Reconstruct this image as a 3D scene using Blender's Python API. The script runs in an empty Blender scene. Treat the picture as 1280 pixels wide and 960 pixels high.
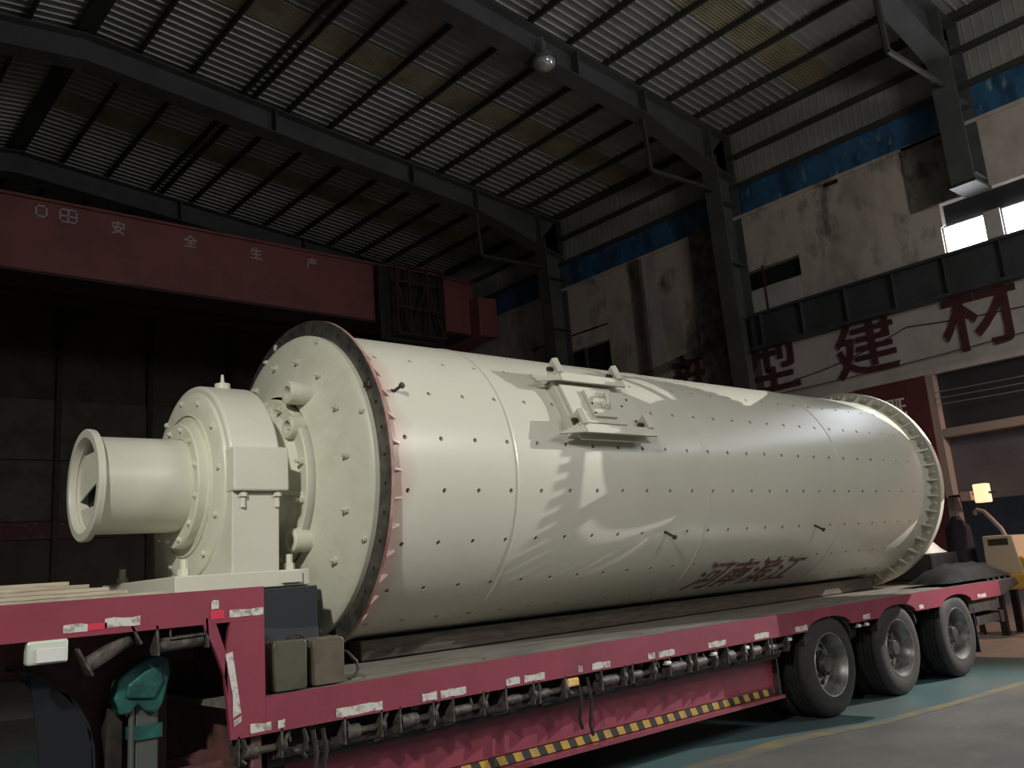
import bpy, math, random
from mathutils import Vector, Matrix
random.seed(7)
SC = bpy.context.scene
COL = SC.collection
PI = math.pi
def R(d): return math.radians(d)

# ------------------------------------------------------------------ camera
CAM_POS = Vector((0.0, 0.0, 1.58))
RIGHT = Vector((0.75843516, -0.64732198, -0.07583113))
UP = Vector((-0.0795991, -0.20747908, 0.9749956))
FWD = Vector((0.64686946, 0.73343485, 0.20888567))
cd = bpy.data.cameras.new('camera')
cd.sensor_width = 36.0
cd.lens = 1101.44 / 1280 * 36.0
cd.clip_end = 300
cam = bpy.data.objects.new('camera', cd)
COL.objects.link(cam)
cam.matrix_world = Matrix(((RIGHT.x, UP.x, -FWD.x, CAM_POS.x), (RIGHT.y, UP.y, -FWD.y, CAM_POS.y),
                           (RIGHT.z, UP.z, -FWD.z, CAM_POS.z), (0, 0, 0, 1)))
SC.camera = cam

# ------------------------------------------------------------------ world, lights, exposure
w = bpy.data.worlds.new('world'); SC.world = w; w.use_nodes = True
w.node_tree.nodes['Background'].inputs[0].default_value = (0.55, 0.62, 0.72, 1)
w.node_tree.nodes['Background'].inputs[1].default_value = 0.14
SC.view_settings.view_transform = 'Standard'
SC.view_settings.look = 'None'
SC.view_settings.exposure = 0.0
SC.view_settings.gamma = 1.0
SC.view_settings.use_curve_mapping = False

def lamp(name, kind, loc, target, power, col, size=0.3, spot=None, blend=0.5):
    d = bpy.data.lights.new(name, kind)
    d.energy = power; d.color = col
    if kind == 'AREA':
        d.shape = 'DISK'; d.size = size
    else:
        d.shadow_soft_size = size
    if kind == 'SPOT':
        d.spot_size = R(spot); d.spot_blend = blend
    o = bpy.data.objects.new(name, d); COL.objects.link(o)
    o.location = loc
    v = Vector(target) - Vector(loc)
    o.rotation_euler = v.to_track_quat('-Z', 'Y').to_euler()
    return o
# a high flood lamp behind the camera, and one on the right wall just outside the frame
KEY_POS = (-4.2, -1.6, 7.2)
WALL_POS = (18.0, 0.4, 6.1)
lamp('hall_flood_light', 'SPOT', KEY_POS, (2.4, 6.9, 1.6), 3500, (1.0, 0.98, 0.90), 0.25, 62, 0.8)
lamp('wall_flood_light', 'SPOT', WALL_POS, (5, 5.5, 2.6), 6600, (1.0, 0.98, 0.94), 0.006, 60, 0.5)
lamp('hall_fill_light', 'POINT', (9.5, -4.5, 7.4), (7, 6, 2), 1150, (1.0, 0.97, 0.90), 1.5)  # added soft fill without a fixture, lifts roof, wall and trailer
lamp('gate_warm_light', 'SPOT', (17.2, 1.2, 4.6), (16.5, 6.0, 0.0), 900, (1.0, 0.62, 0.42), 0.15, 110, 0.5)

# ------------------------------------------------------------------ materials
MATS = {}
def mat(name, col, rough=0.5, metal=0.0, col2=None, scale=4.0, lo=0.42, hi=0.62, bump=0.0, bscale=40.0,
        emit=None, estr=0.0, stretch=(1, 1, 1), trans=0.0, spec=0.5, alpha=1.0, col3=None, scale3=1.0, lo3=0.5, hi3=0.6):
    m = bpy.data.materials.new(name); m.use_nodes = True
    nt = m.node_tree; n = nt.nodes; l = nt.links
    b = n['Principled BSDF']
    b.inputs['Base Color'].default_value = (*col, 1)
    b.inputs['Roughness'].default_value = rough
    b.inputs['Metallic'].default_value = metal
    b.inputs['Specular IOR Level'].default_value = spec
    b.inputs['Transmission Weight'].default_value = trans
    b.inputs['Alpha'].default_value = alpha
    tc = n.new('ShaderNodeNewGeometry'); mp = n.new('ShaderNodeMapping')
    mp.inputs['Scale'].default_value = stretch
    l.new(tc.outputs['Position'], mp.inputs['Vector'])
    last = None
    def layer(base, c2, sc, a, z, detail=6):
        t = n.new('ShaderNodeTexNoise'); t.inputs['Scale'].default_value = sc
        t.inputs['Detail'].default_value = detail; t.inputs['Roughness'].default_value = 0.62
        l.new(mp.outputs[0], t.inputs['Vector'])
        r = n.new('ShaderNodeMapRange'); r.inputs[1].default_value = a; r.inputs[2].default_value = z
        l.new(t.outputs['Fac'], r.inputs[0])
        mx = n.new('ShaderNodeMix'); mx.data_type = 'RGBA'
        l.new(r.outputs[0], mx.inputs['Factor'])
        if base is None: mx.inputs['A'].default_value = (*col, 1)
        else: l.new(base, mx.inputs['A'])
        mx.inputs['B'].default_value = (*c2, 1)
        return mx.outputs['Result']
    if col2: last = layer(None, col2, scale, lo, hi)
    if col3: last = layer(last, col3, scale3, lo3, hi3)
    if last is not None: l.new(last, b.inputs['Base Color'])
    if bump:
        t = n.new('ShaderNodeTexNoise'); t.inputs['Scale'].default_value = bscale; t.inputs['Detail'].default_value = 4
        l.new(mp.outputs[0], t.inputs['Vector'])
        bp = n.new('ShaderNodeBump'); bp.inputs['Strength'].default_value = bump; bp.inputs['Distance'].default_value = 0.02
        l.new(t.outputs['Fac'], bp.inputs['Height']); l.new(bp.outputs[0], b.inputs['Normal'])
    if emit:
        b.inputs['Emission Color'].default_value = (*emit, 1); b.inputs['Emission Strength'].default_value = estr
    MATS[name] = m
    return m
CREAM = (0.66, 0.645, 0.55)
mat('cream_paint', CREAM, 0.38, col2=(0.60, 0.59, 0.48), scale=1.6, lo=0.45, hi=0.75, bump=0.03, bscale=9)
mat('cream_casting', (0.66, 0.66, 0.54), 0.45, col2=(0.57, 0.55, 0.43), scale=5, lo=0.5, hi=0.8, bump=0.12, bscale=25)
mat('machined_steel', (0.085, 0.08, 0.07), 0.32, 0.55, col2=(0.16, 0.15, 0.13), scale=9, bump=0.05)
mat('red_primer', (0.30, 0.11, 0.10), 0.6, col2=(0.50, 0.33, 0.29), scale=6, lo=0.4, hi=0.7)
mat('hole_black', (0.012, 0.012, 0.012), 0.8)
mat('bolt_steel', (0.06, 0.055, 0.05), 0.5, 0.5)
mat('trailer_red', (0.27, 0.046, 0.076), 0.45, col2=(0.215, 0.038, 0.06), scale=3, lo=0.4, hi=0.7, col3=(0.16, 0.075, 0.07), scale3=7, lo3=0.62, hi3=0.8, bump=0.04)
mat('trailer_dark_red', (0.17, 0.07, 0.065), 0.6, col2=(0.09, 0.05, 0.045), scale=6, bump=0.1)
mat('deck_plate', (0.20, 0.185, 0.155), 0.62, col2=(0.12, 0.11, 0.095), scale=3, stretch=(0.6, 3, 1), bump=0.06)
mat('chassis_black', (0.018, 0.017, 0.016), 0.6, col2=(0.045, 0.035, 0.028), scale=8, bump=0.1)
mat('winch_iron', (0.045, 0.038, 0.033), 0.6, 0.2, col2=(0.12, 0.10, 0.085), scale=22, bump=0.1)
mat('rubber', (0.022, 0.022, 0.022), 0.72, col2=(0.035, 0.033, 0.03), scale=14, bump=0.1)
mat('rim_silver', (0.34, 0.34, 0.33), 0.38, 0.75, col2=(0.20, 0.19, 0.18), scale=10)
mat('hub_dark', (0.07, 0.065, 0.06), 0.5, 0.5)
mat('tape_white', (0.62, 0.60, 0.56), 0.35, col2=(0.34, 0.26, 0.25), scale=22, lo=0.5, hi=0.62)
mat('tape_red', (0.62, 0.05, 0.09), 0.35)
mat('hazard_yellow', (0.58, 0.36, 0.04), 0.5, col2=(0.40, 0.26, 0.10), scale=12)
mat('hazard_black', (0.03, 0.028, 0.028), 0.6)
mat('amber_lens', (0.85, 0.42, 0.08), 0.15, col2=(0.85, 0.62, 0.3), scale=20)
mat('white_lens', (0.72, 0.72, 0.70), 0.2)
mat('pale_lamp', (0.62, 0.66, 0.56), 0.25)
mat('green_paint', (0.025, 0.15, 0.12), 0.45, col2=(0.018, 0.07, 0.06), scale=9)
mat('leg_tube', (0.12, 0.13, 0.12), 0.5, 0.3)
mat('dull_black_sheet', (0.009, 0.010, 0.014), 0.5)
mat('slate_paint', (0.03, 0.033, 0.04), 0.45)
mat('board', (0.42, 0.37, 0.28), 0.7, col2=(0.30, 0.25, 0.18), scale=4, stretch=(1, 6, 6))
mat('timber', (0.075, 0.058, 0.042), 0.8, col2=(0.04, 0.032, 0.024), scale=4, stretch=(1, 8, 8), bump=0.2)
mat('olive_can', (0.085, 0.082, 0.055), 0.42, col2=(0.045, 0.055, 0.028), scale=7, lo=0.5, hi=0.65)
mat('brown_can', (0.125, 0.108, 0.078), 0.4, col2=(0.085, 0.07, 0.05), scale=5)
mat('tarp_black', (0.010, 0.010, 0.011), 0.9, col2=(0.018, 0.018, 0.018), scale=6, bump=0.25, bscale=10, spec=0.15)
mat('white_bag', (0.55, 0.53, 0.48), 0.6, bump=0.3, bscale=14)
mat('floor_concrete', (0.145, 0.142, 0.13), 0.42, col2=(0.105, 0.105, 0.10), scale=1.2, col3=(0.19, 0.18, 0.165), scale3=5, lo3=0.58, hi3=0.75, bump=0.03)
mat('floor_teal', (0.085, 0.15, 0.155), 0.40, col2=(0.11, 0.13, 0.125), scale=1.1, lo=0.45, hi=0.65, bump=0.03)
mat('floor_yellow', (0.23, 0.18, 0.085), 0.5, col2=(0.13, 0.14, 0.13), scale=3.5, lo=0.42, hi=0.58)
mat('floor_yard_lit', (0.42, 0.36, 0.33), 0.5, col2=(0.34, 0.29, 0.27), scale=2)  # pale pink puts the warm light at the gate into the floor colour
mat('plaster', (0.58, 0.51, 0.45), 0.85, col2=(0.38, 0.33, 0.285), scale=0.6, lo=0.46, hi=0.58, stretch=(1, 1, 0.6), col3=(0.14, 0.125, 0.11), scale3=1.5, lo3=0.54, hi3=0.70, bump=0.1)
mat('plaster_band', (0.52, 0.48, 0.46), 0.85, col2=(0.40, 0.37, 0.35), scale=0.8, bump=0.06)
mat('concrete_pilaster', (0.20, 0.185, 0.155), 0.9, col2=(0.075, 0.07, 0.055), scale=3, bump=0.2)
mat('blue_paint', (0.035, 0.13, 0.26), 0.6, col2=(0.02, 0.06, 0.12), scale=1.3, lo=0.45, hi=0.6, stretch=(1, 1.6, 0.7), col3=(0.22, 0.34, 0.40), scale3=3.2, lo3=0.58, hi3=0.72, bump=0.12)
mat('cladding', (0.36, 0.36, 0.33), 0.6, col2=(0.29, 0.29, 0.265), scale=1)
mat('roof_sheet', (0.40, 0.41, 0.39), 0.42, 0.2, col2=(0.33, 0.34, 0.32), scale=0.8, col3=(0.22, 0.19, 0.15), scale3=1.3, lo3=0.62, hi3=0.78)
mat('skylight_sheet', (0.30, 0.28, 0.17), 0.5, col2=(0.17, 0.145, 0.085), scale=1.1, lo=0.42, hi=0.64)
mat('purlin_steel', (0.045, 0.047, 0.042), 0.6, col2=(0.07, 0.06, 0.04), scale=2, lo=0.55, hi=0.7)
mat('frame_steel', (0.10, 0.105, 0.105), 0.55, col2=(0.075, 0.078, 0.078), scale=1.5)
mat('beam_steel', (0.055, 0.06, 0.068), 0.6, col2=(0.04, 0.042, 0.045), scale=2)
mat('crane_red', (0.30, 0.10, 0.095), 0.55, col2=(0.24, 0.082, 0.08), scale=1.1, bump=0.03)
mat('crane_rust', (0.06, 0.026, 0.022), 0.7)
mat('white_print', (0.55, 0.53, 0.50), 0.6)
mat('sign_red', (0.085, 0.022, 0.026), 0.6, col2=(0.06, 0.018, 0.02), scale=5)
mat('shell_red', (0.20, 0.075, 0.065), 0.6, col2=(0.40, 0.28, 0.23), scale=22, lo=0.5, hi=0.64)
mat('pier_red', (0.10, 0.028, 0.030), 0.6, col2=(0.075, 0.024, 0.026), scale=3)
mat('dark_opening', (0.016, 0.016, 0.018), 0.5)
mat('door_frame', (0.30, 0.26, 0.25), 0.5)
mat('lit_glass', (0.8, 0.8, 0.8), 0.3, emit=(0.88, 0.93, 1.0), estr=20.0)
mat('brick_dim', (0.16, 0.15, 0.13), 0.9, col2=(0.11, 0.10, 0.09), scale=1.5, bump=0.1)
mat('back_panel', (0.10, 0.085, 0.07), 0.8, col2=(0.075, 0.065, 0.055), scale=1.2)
mat('banner', (0.12, 0.045, 0.045), 0.7, col2=(0.20, 0.15, 0.14), scale=6, lo=0.58, hi=0.62, stretch=(1, 1, 2))
mat('yard_wall', (0.10, 0.10, 0.12), 0.8, col2=(0.07, 0.07, 0.085), scale=0.7)
mat('lamp_glass', (0.75, 0.77, 0.78), 0.08, 0.6)
mat('lamp_alu', (0.55, 0.56, 0.57), 0.25, 0.9)
mat('warm_glow', (0.9, 0.7, 0.5), 0.4, emit=(1.0, 0.62, 0.34), estr=1.3)
mat('flood_glow', (0.9, 0.9, 0.9), 0.4, emit=(1.0, 0.97, 0.92), estr=8.0)
mat('machine_cream', (0.62, 0.52, 0.40), 0.5)
mat('machine_yellow', (0.62, 0.38, 0.05), 0.5)
mat('hose_pink', (0.42, 0.33, 0.31), 0.5)
mat('navy_cloth', (0.025, 0.025, 0.038), 0.8)
mat('wire', (0.025, 0.025, 0.025), 0.6)
mat('wire_pale', (0.25, 0.24, 0.24), 0.5)
mat('drain_pipe', (0.08, 0.06, 0.045), 0.7, col2=(0.13, 0.10, 0.08), scale=3)
mat('gear_iron', (0.12, 0.12, 0.12), 0.5, 0.4)

# shell paint: cream, with red primer overspray left beside the near flange and weld-scuffed patches
def shell_material():
    m = mat('shell_paint', CREAM, 0.29, col2=(0.61, 0.60, 0.50), scale=1.1, lo=0.45, hi=0.75, bump=0.015, bscale=7)
    nt = m.node_tree; n = nt.nodes; l = nt.links
    b = n['Principled BSDF']
    src = b.inputs['Base Color'].links[0].from_socket
    g = n.new('ShaderNodeNewGeometry'); s = n.new('ShaderNodeSeparateXYZ'); l.new(g.outputs['Position'], s.inputs[0])
    t = n.new('ShaderNodeTexNoise'); t.inputs['Scale'].default_value = 2.3; t.inputs['Detail'].default_value = 4
    l.new(g.outputs['Position'], t.inputs['Vector'])
    a = n.new('ShaderNodeMath'); a.operation = 'MULTIPLY_ADD'; a.inputs[1].default_value = -0.35; l.new(t.outputs['Fac'], a.inputs[0]); l.new(s.outputs['X'], a.inputs[2])
    r = n.new('ShaderNodeMapRange'); r.inputs[1].default_value = 3.32; r.inputs[2].default_value = 3.10; r.inputs[3].default_value = 0.0; r.inputs[4].default_value = 0.75
    l.new(a.outputs[0], r.inputs[0])
    mx = n.new('ShaderNodeMix'); mx.data_type = 'RGBA'; l.new(r.outputs[0], mx.inputs['Factor']); l.new(src, mx.inputs['A'])
    mx.inputs['B'].default_value = (0.55, 0.30, 0.27, 1)
    l.new(mx.outputs['Result'], b.inputs['Base Color'])
shell_material()

# ------------------------------------------------------------------ mesh helpers
class MB:
    def __init__(s): s.v = []; s.f = []
    def add(s, vs, fs):
        k = len(s.v); s.v += [tuple(p) for p in vs]; s.f += [tuple(i + k for i in f) for f in fs]; return s
    def box(s, x0, x1, y0, y1, z0, z1):
        return s.add([(x0,y0,z0),(x1,y0,z0),(x1,y1,z0),(x0,y1,z0),(x0,y0,z1),(x1,y0,z1),(x1,y1,z1),(x0,y1,z1)],
                     [(0,3,2,1),(4,5,6,7),(0,1,5,4),(1,2,6,5),(2,3,7,6),(3,0,4,7)])
    def obox(s, c, ax, ay, az, hx, hy, hz):   # oriented box: centre, unit axes, half sizes
        c, ax, ay, az = Vector(c), Vector(ax), Vector(ay), Vector(az)
        vs = [c + ax*hx*i + ay*hy*j + az*hz*k for k in (-1,1) for i, j in ((-1,-1),(1,-1),(1,1),(-1,1))]
        return s.add(vs, [(0,3,2,1),(4,5,6,7),(0,1,5,4),(1,2,6,5),(2,3,7,6),(3,0,4,7)])
    def prism(s, pts, axis, a0, a1):
        n = len(pts)
        def P(p, a): return {'X': (a, p[0], p[1]), 'Y': (p[0], a, p[1]), 'Z': (p[0], p[1], a)}[axis]
        vs = [P(p, a0) for p in pts] + [P(p, a1) for p in pts]
        return s.add(vs, [tuple(range(n))[::-1], tuple(range(n, 2*n))] + [(i, (i+1) % n, n + (i+1) % n, n + i) for i in range(n)])
    def cyl(s, p0, p1, r0, r1=None, n=20, caps=True):
        if r1 is None: r1 = r0
        p0, p1 = Vector(p0), Vector(p1); d = (p1 - p0).normalized()
        a = d.orthogonal().normalized(); b = d.cross(a)
        vs = [p + (a*math.cos(2*PI*i/n) + b*math.sin(2*PI*i/n))*r for p, r in ((p0, r0), (p1, r1)) for i in range(n)]
        fs = [(i, (i+1) % n, n + (i+1) % n, n + i) for i in range(n)]
        if caps: fs += [tuple(range(n))[::-1], tuple(range(n, 2*n))]
        return s.add(vs, fs)
    def lathe(s, prof, c, axis='X', n=64, closed=False):
        # prof: (along axis, radius); c = the two other coordinates of the axis
        vs = []
        for a, r in prof:
            for i in range(n):
                u, q = r*math.cos(2*PI*i/n), r*math.sin(2*PI*i/n)
                vs.append({'X': (a, c[0]+u, c[1]+q), 'Y': (c[0]+u, a, c[1]+q), 'Z': (c[0]+u, c[1]+q, a)}[axis])
        m = len(prof); fs = []
        for k in range(m if closed else m-1):
            k2 = (k+1) % m
            fs += [(k*n+i, k*n+(i+1) % n, k2*n+(i+1) % n, k2*n+i) for i in range(n)]
        return s.add(vs, fs)
    def tube(s, pts, r, n=8):
        pts = [Vector(p) for p in pts]; vs = []; fs = []
        ref = None
        for i, p in enumerate(pts):
            d = (pts[min(i+1, len(pts)-1)] - pts[max(i-1, 0)]).normalized()
            a = d.orthogonal().normalized() if ref is None else (ref - d*ref.dot(d)).normalized()
            ref = a; b = d.cross(a)
            vs += [p + (a*math.cos(2*PI*k/n) + b*math.sin(2*PI*k/n))*r for k in range(n)]
        for i in range(len(pts)-1):
            fs += [(i*n+k, i*n+(k+1) % n, (i+1)*n+(k+1) % n, (i+1)*n+k) for k in range(n)]
        fs += [tuple(range(n))[::-1], tuple(range((len(pts)-1)*n, len(pts)*n))]
        return s.add(vs, fs)
    def sphere(s, c, r, n=12, m=8, sz=1.0):
        vs = []; fs = []
        for j in range(m+1):
            t = PI*j/m
            for i in range(n): vs.append((c[0]+r*math.sin(t)*math.cos(2*PI*i/n), c[1]+r*math.sin(t)*math.sin(2*PI*i/n), c[2]+r*sz*math.cos(t)))
        for j in range(m): fs += [(j*n+i, (j+1)*n+i, (j+1)*n+(i+1) % n, j*n+(i+1) % n) for i in range(n)]
        return s.add(vs, fs)

def mesh_of(name, mb, material, smooth=35):
    me = bpy.data.meshes.new(name); me.from_pydata(mb.v, [], mb.f); me.validate()
    bpm = __import__('bmesh').new(); bpm.from_mesh(me); __import__('bmesh').ops.recalc_face_normals(bpm, faces=bpm.faces[:]); bpm.to_mesh(me); bpm.free()
    if smooth:
        me.polygons.foreach_set('use_smooth', [True]*len(me.polygons))
        me.set_sharp_from_angle(angle=R(smooth))
    me.materials.append(MATS[material])
    return me
def put(o, parent):
    COL.objects.link(o)
    if parent is not None:
        o.parent = parent
        o.matrix_parent_inverse = Matrix.Translation(parent['_w']).inverted() if '_w' in parent else Matrix()
def obj(name, mb, material, parent=None, smooth=35, bevel=0.0, label=None, kind=None):
    """one mesh object from world-space geometry; its origin goes to its centre"""
    n = len(mb.v)
    lo = [min(p[i] for p in mb.v) for i in range(3)]; hi = [max(p[i] for p in mb.v) for i in range(3)]
    c = Vector([(a+b)/2 for a, b in zip(lo, hi)])
    if parent is None: c.z = lo[2]
    mb.v = [(p[0]-c.x, p[1]-c.y, p[2]-c.z) for p in mb.v]
    o = bpy.data.objects.new(name, mesh_of(name, mb, material, smooth))
    o.location = c
    put(o, parent); o['_w'] = (c.x, c.y, c.z)
    if bevel:
        b = o.modifiers.new('bevel', 'BEVEL'); b.width = bevel; b.segments = 2; b.limit_method = 'ANGLE'; b.angle_limit = R(40)
    if label: o['label'] = label
    if kind: o['kind'] = kind
    return o
def copy_at(src, delta, parent, rot=None):
    o = src.copy(); COL.objects.link(o)
    wpos = Vector(src['_w']) + Vector(delta)
    o.parent = parent
    o.location = wpos
    if parent is not None: o.matrix_parent_inverse = Matrix.Translation(parent['_w']).inverted()
    o['_w'] = tuple(wpos)
    return o
def thing(name, label, cat, loc, group=None):
    o = bpy.data.objects.new(name, None); COL.objects.link(o)
    o.location = loc; o['_w'] = tuple(loc); o['label'] = label; o['category'] = cat
    o.empty_display_size = 0.2
    if group: o['group'] = group
    return o
def tag(o, label, cat, group=None):
    o['label'] = label; o['category'] = cat
    if group: o['group'] = group
    return o
def struct(name, mb, material, label=None, **k):
    o = obj(name, mb, material, None, **k); o['kind'] = 'structure'
    if label: o['label'] = label
    return o
def text_mb(body, size, fn, extrude=0.0, bold=0.0, maxlen=0.0):
    """lettering turned into a mesh and laid on a surface by fn(x, y, depth) -> world point; x, y centred"""
    c = bpy.data.curves.new('lettering', 'FONT'); c.body = body; c.size = size; c.extrude = extrude; c.offset = bold
    c.resolution_u = 3
    o = bpy.data.objects.new('lettering', c); COL.objects.link(o)
    bpy.context.view_layer.update()
    me = bpy.data.meshes.new_from_object(o.evaluated_get(bpy.context.evaluated_depsgraph_get()))
    xs = [v.co.x for v in me.vertices]; ys = [v.co.y for v in me.vertices]
    cx, cy = (min(xs)+max(xs))/2, (min(ys)+max(ys))/2
    if maxlen:
        bmx = __import__('bmesh'); bm = bmx.new(); bm.from_mesh(me)
        bmx.ops.triangulate(bm, faces=bm.faces[:])
        for _ in range(4):
            es = [e for e in bm.edges if e.calc_length() > maxlen]
            if not es: break
            bmx.ops.subdivide_edges(bm, edges=es, cuts=1); bmx.ops.triangulate(bm, faces=bm.faces[:])
        bm.to_mesh(me); bm.free()
    mb = MB(); mb.add([fn(v.co.x-cx, v.co.y-cy, v.co.z) for v in me.vertices], [tuple(p.vertices) for p in me.polygons])
    bpy.data.objects.remove(o); bpy.data.curves.remove(c); bpy.data.meshes.remove(me)
    return mb

# ================================================================== THE HALL
XW = 18.5                       # inner face of the right wall
COLS = (0.0, 6.2, 11.95, 18.3, 24.5, 30.7)   # frame lines (y)
Y0, Y1 = -9.0, 31.0
XR = 4.7                        # ridge
def roof_z(x): return 12.3 + (XW - x)*0.1 if x >= XR else 12.3 + (XW - XR)*0.1 - (XR - x)*0.1
XL = -9.1

fl = struct('floor', MB().box(XL, XW+0.3, Y0, Y1, -0.2, 0.0), 'floor_concrete', 'grey concrete floor of the hall')
obj('painted_walkway', MB().prism([(-6, 4.62), (5.6, 4.62), (7.2, 4.50), (8.2, 4.30), (9.6, 4.16), (16.0, 3.9), (16.0, 12.0), (-6, 12.0)], 'Z', 0.0, 0.003), 'floor_teal', fl, label='teal painted lane on the floor')
obj('painted_line', MB().prism([(5.4, 4.78), (6.9, 4.72), (7.9, 4.40), (9.5, 4.20), (13, 4.02), (13, 3.90), (9.5, 4.08), (7.9, 4.26), (6.9, 4.54), (5.4, 4.62)], 'Z', 0.002, 0.006), 'floor_yellow', fl, label='worn yellow floor marking')
yd = struct('floor_yard_lit', MB().box(12.7, 34.0, -9.0, 31.0, -0.3, 0.004), 'floor_yard_lit', 'gate floor with lamplight put into its pale colour')
yd.location.z += 0.0
struct('wall_yard', MB().box(33.0, 33.4, -9.0, 31.0, 0, 12), 'yard_wall', 'dark wall beyond the gate')

# ---- roof: purlins, corrugated sheets, translucent strips
ce = struct('ceiling', MB().add([(XW+0.3, Y0, roof_z(XW)+0.10), (XR, Y0, roof_z(XR)+0.10), (XL, Y0, roof_z(XL)+0.10),
                                 (XW+0.3, Y1, roof_z(XW)+0.10), (XR, Y1, roof_z(XR)+0.10), (XL, Y1, roof_z(XL)+0.10)],
                                [(0, 1, 4, 3), (1, 2, 5, 4)]), 'cladding', 'outer skin of the sheet metal roof')
PUR = [5.8, 6.97, 8.2, 8.47, 9.35, 10.5, 11.7, 12.82, 13.95, 15.05, 16.12, 17.2, 18.3]
PURL = [3.6, 2.45, 1.2, 0.0, -1.2, -2.4, -3.6, -5.0, -6.5, -8.0]
def purlin(x):
    z = roof_z(x)
    return MB().prism([(x-0.027, z-0.16), (x+0.027, z-0.16), (x+0.027, z-0.005), (x-0.027, z-0.005)], 'Y', Y0, Y1)
for x in PUR + PURL: obj('purlin', purlin(x), 'purlin_steel', ce, smooth=0)
obj('ridge_beam', MB().box(XR-0.22, XR+0.16, Y0, Y1, roof_z(XR)-0.16, roof_z(XR)-0.02), 'purlin_steel', ce, smooth=0)
def sheet(x0, x1, y0, y1, pitch, h, wtop, dz=0.0):
    prof = []; y = y0
    n = max(1, round((y1-y0)/pitch)); p = (y1-y0)/n
    for i in range(n):
        a = y0 + i*p
        prof += [(a, 0), (a + p*0.5 - wtop, 0), (a + p*0.5 - wtop*0.45, -h), (a + p*0.5 + wtop*0.45, -h), (a + p*0.5 + wtop, 0)]
    prof.append((y1, 0))
    m = len(prof)
    vs = [(x, py, roof_z(x) + pz + dz) for x in (x0, x1) for py, pz in prof]
    return MB().add(vs, [(i, i+1, m+i+1, m+i) for i in range(m-1)])
bays = [(-9.0, 0.0)] + [(COLS[i], COLS[i+1]) for i in range(len(COLS)-1)]
segs = sorted(set([XR] + [x for x in PUR if abs(x-8.2) > .01]))
segs = [XR] + segs[1:] if segs[0] == XR else segs
xcuts = [XR, 6.97, 9.35, 11.7, 13.95, 16.12, XW+0.2]
for bi, (a, b) in enumerate(bays):
    mid = (a+b)/2; s0, s1 = mid-0.42, mid+0.42
    skew = 0
    for (y0, y1) in ((a, s0), (s1, b)):
        nsh = 3; stp = (y1-y0)/nsh
        for k in range(nsh):
            obj('roof_sheet', sheet(XR, XW+0.2, y0+k*stp, y0+(k+1)*stp, 0.215, 0.030, 0.030, 0.004*((k+bi) % 2)), 'roof_sheet', ce, smooth=0)
            obj('roof_sheet', sheet(XL, XR, y0+k*stp, y0+(k+1)*stp, 0.215, 0.030, 0.030, 0.004*((k+bi) % 2)), 'roof_sheet', ce, smooth=0)
    for i in range(len(xcuts)-1):
        obj('skylight_panel', sheet(xcuts[i]+0.01, xcuts[i+1]-0.01, s0-0.02, s1+0.02, 0.076, 0.02, 0.03, -0.012), 'skylight_sheet', ce, smooth=0)
    obj('roof_sheet', sheet(XL, XR, s0, s1, 0.2, 0.035, 0.045), 'roof_sheet', ce, smooth=0)

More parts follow.
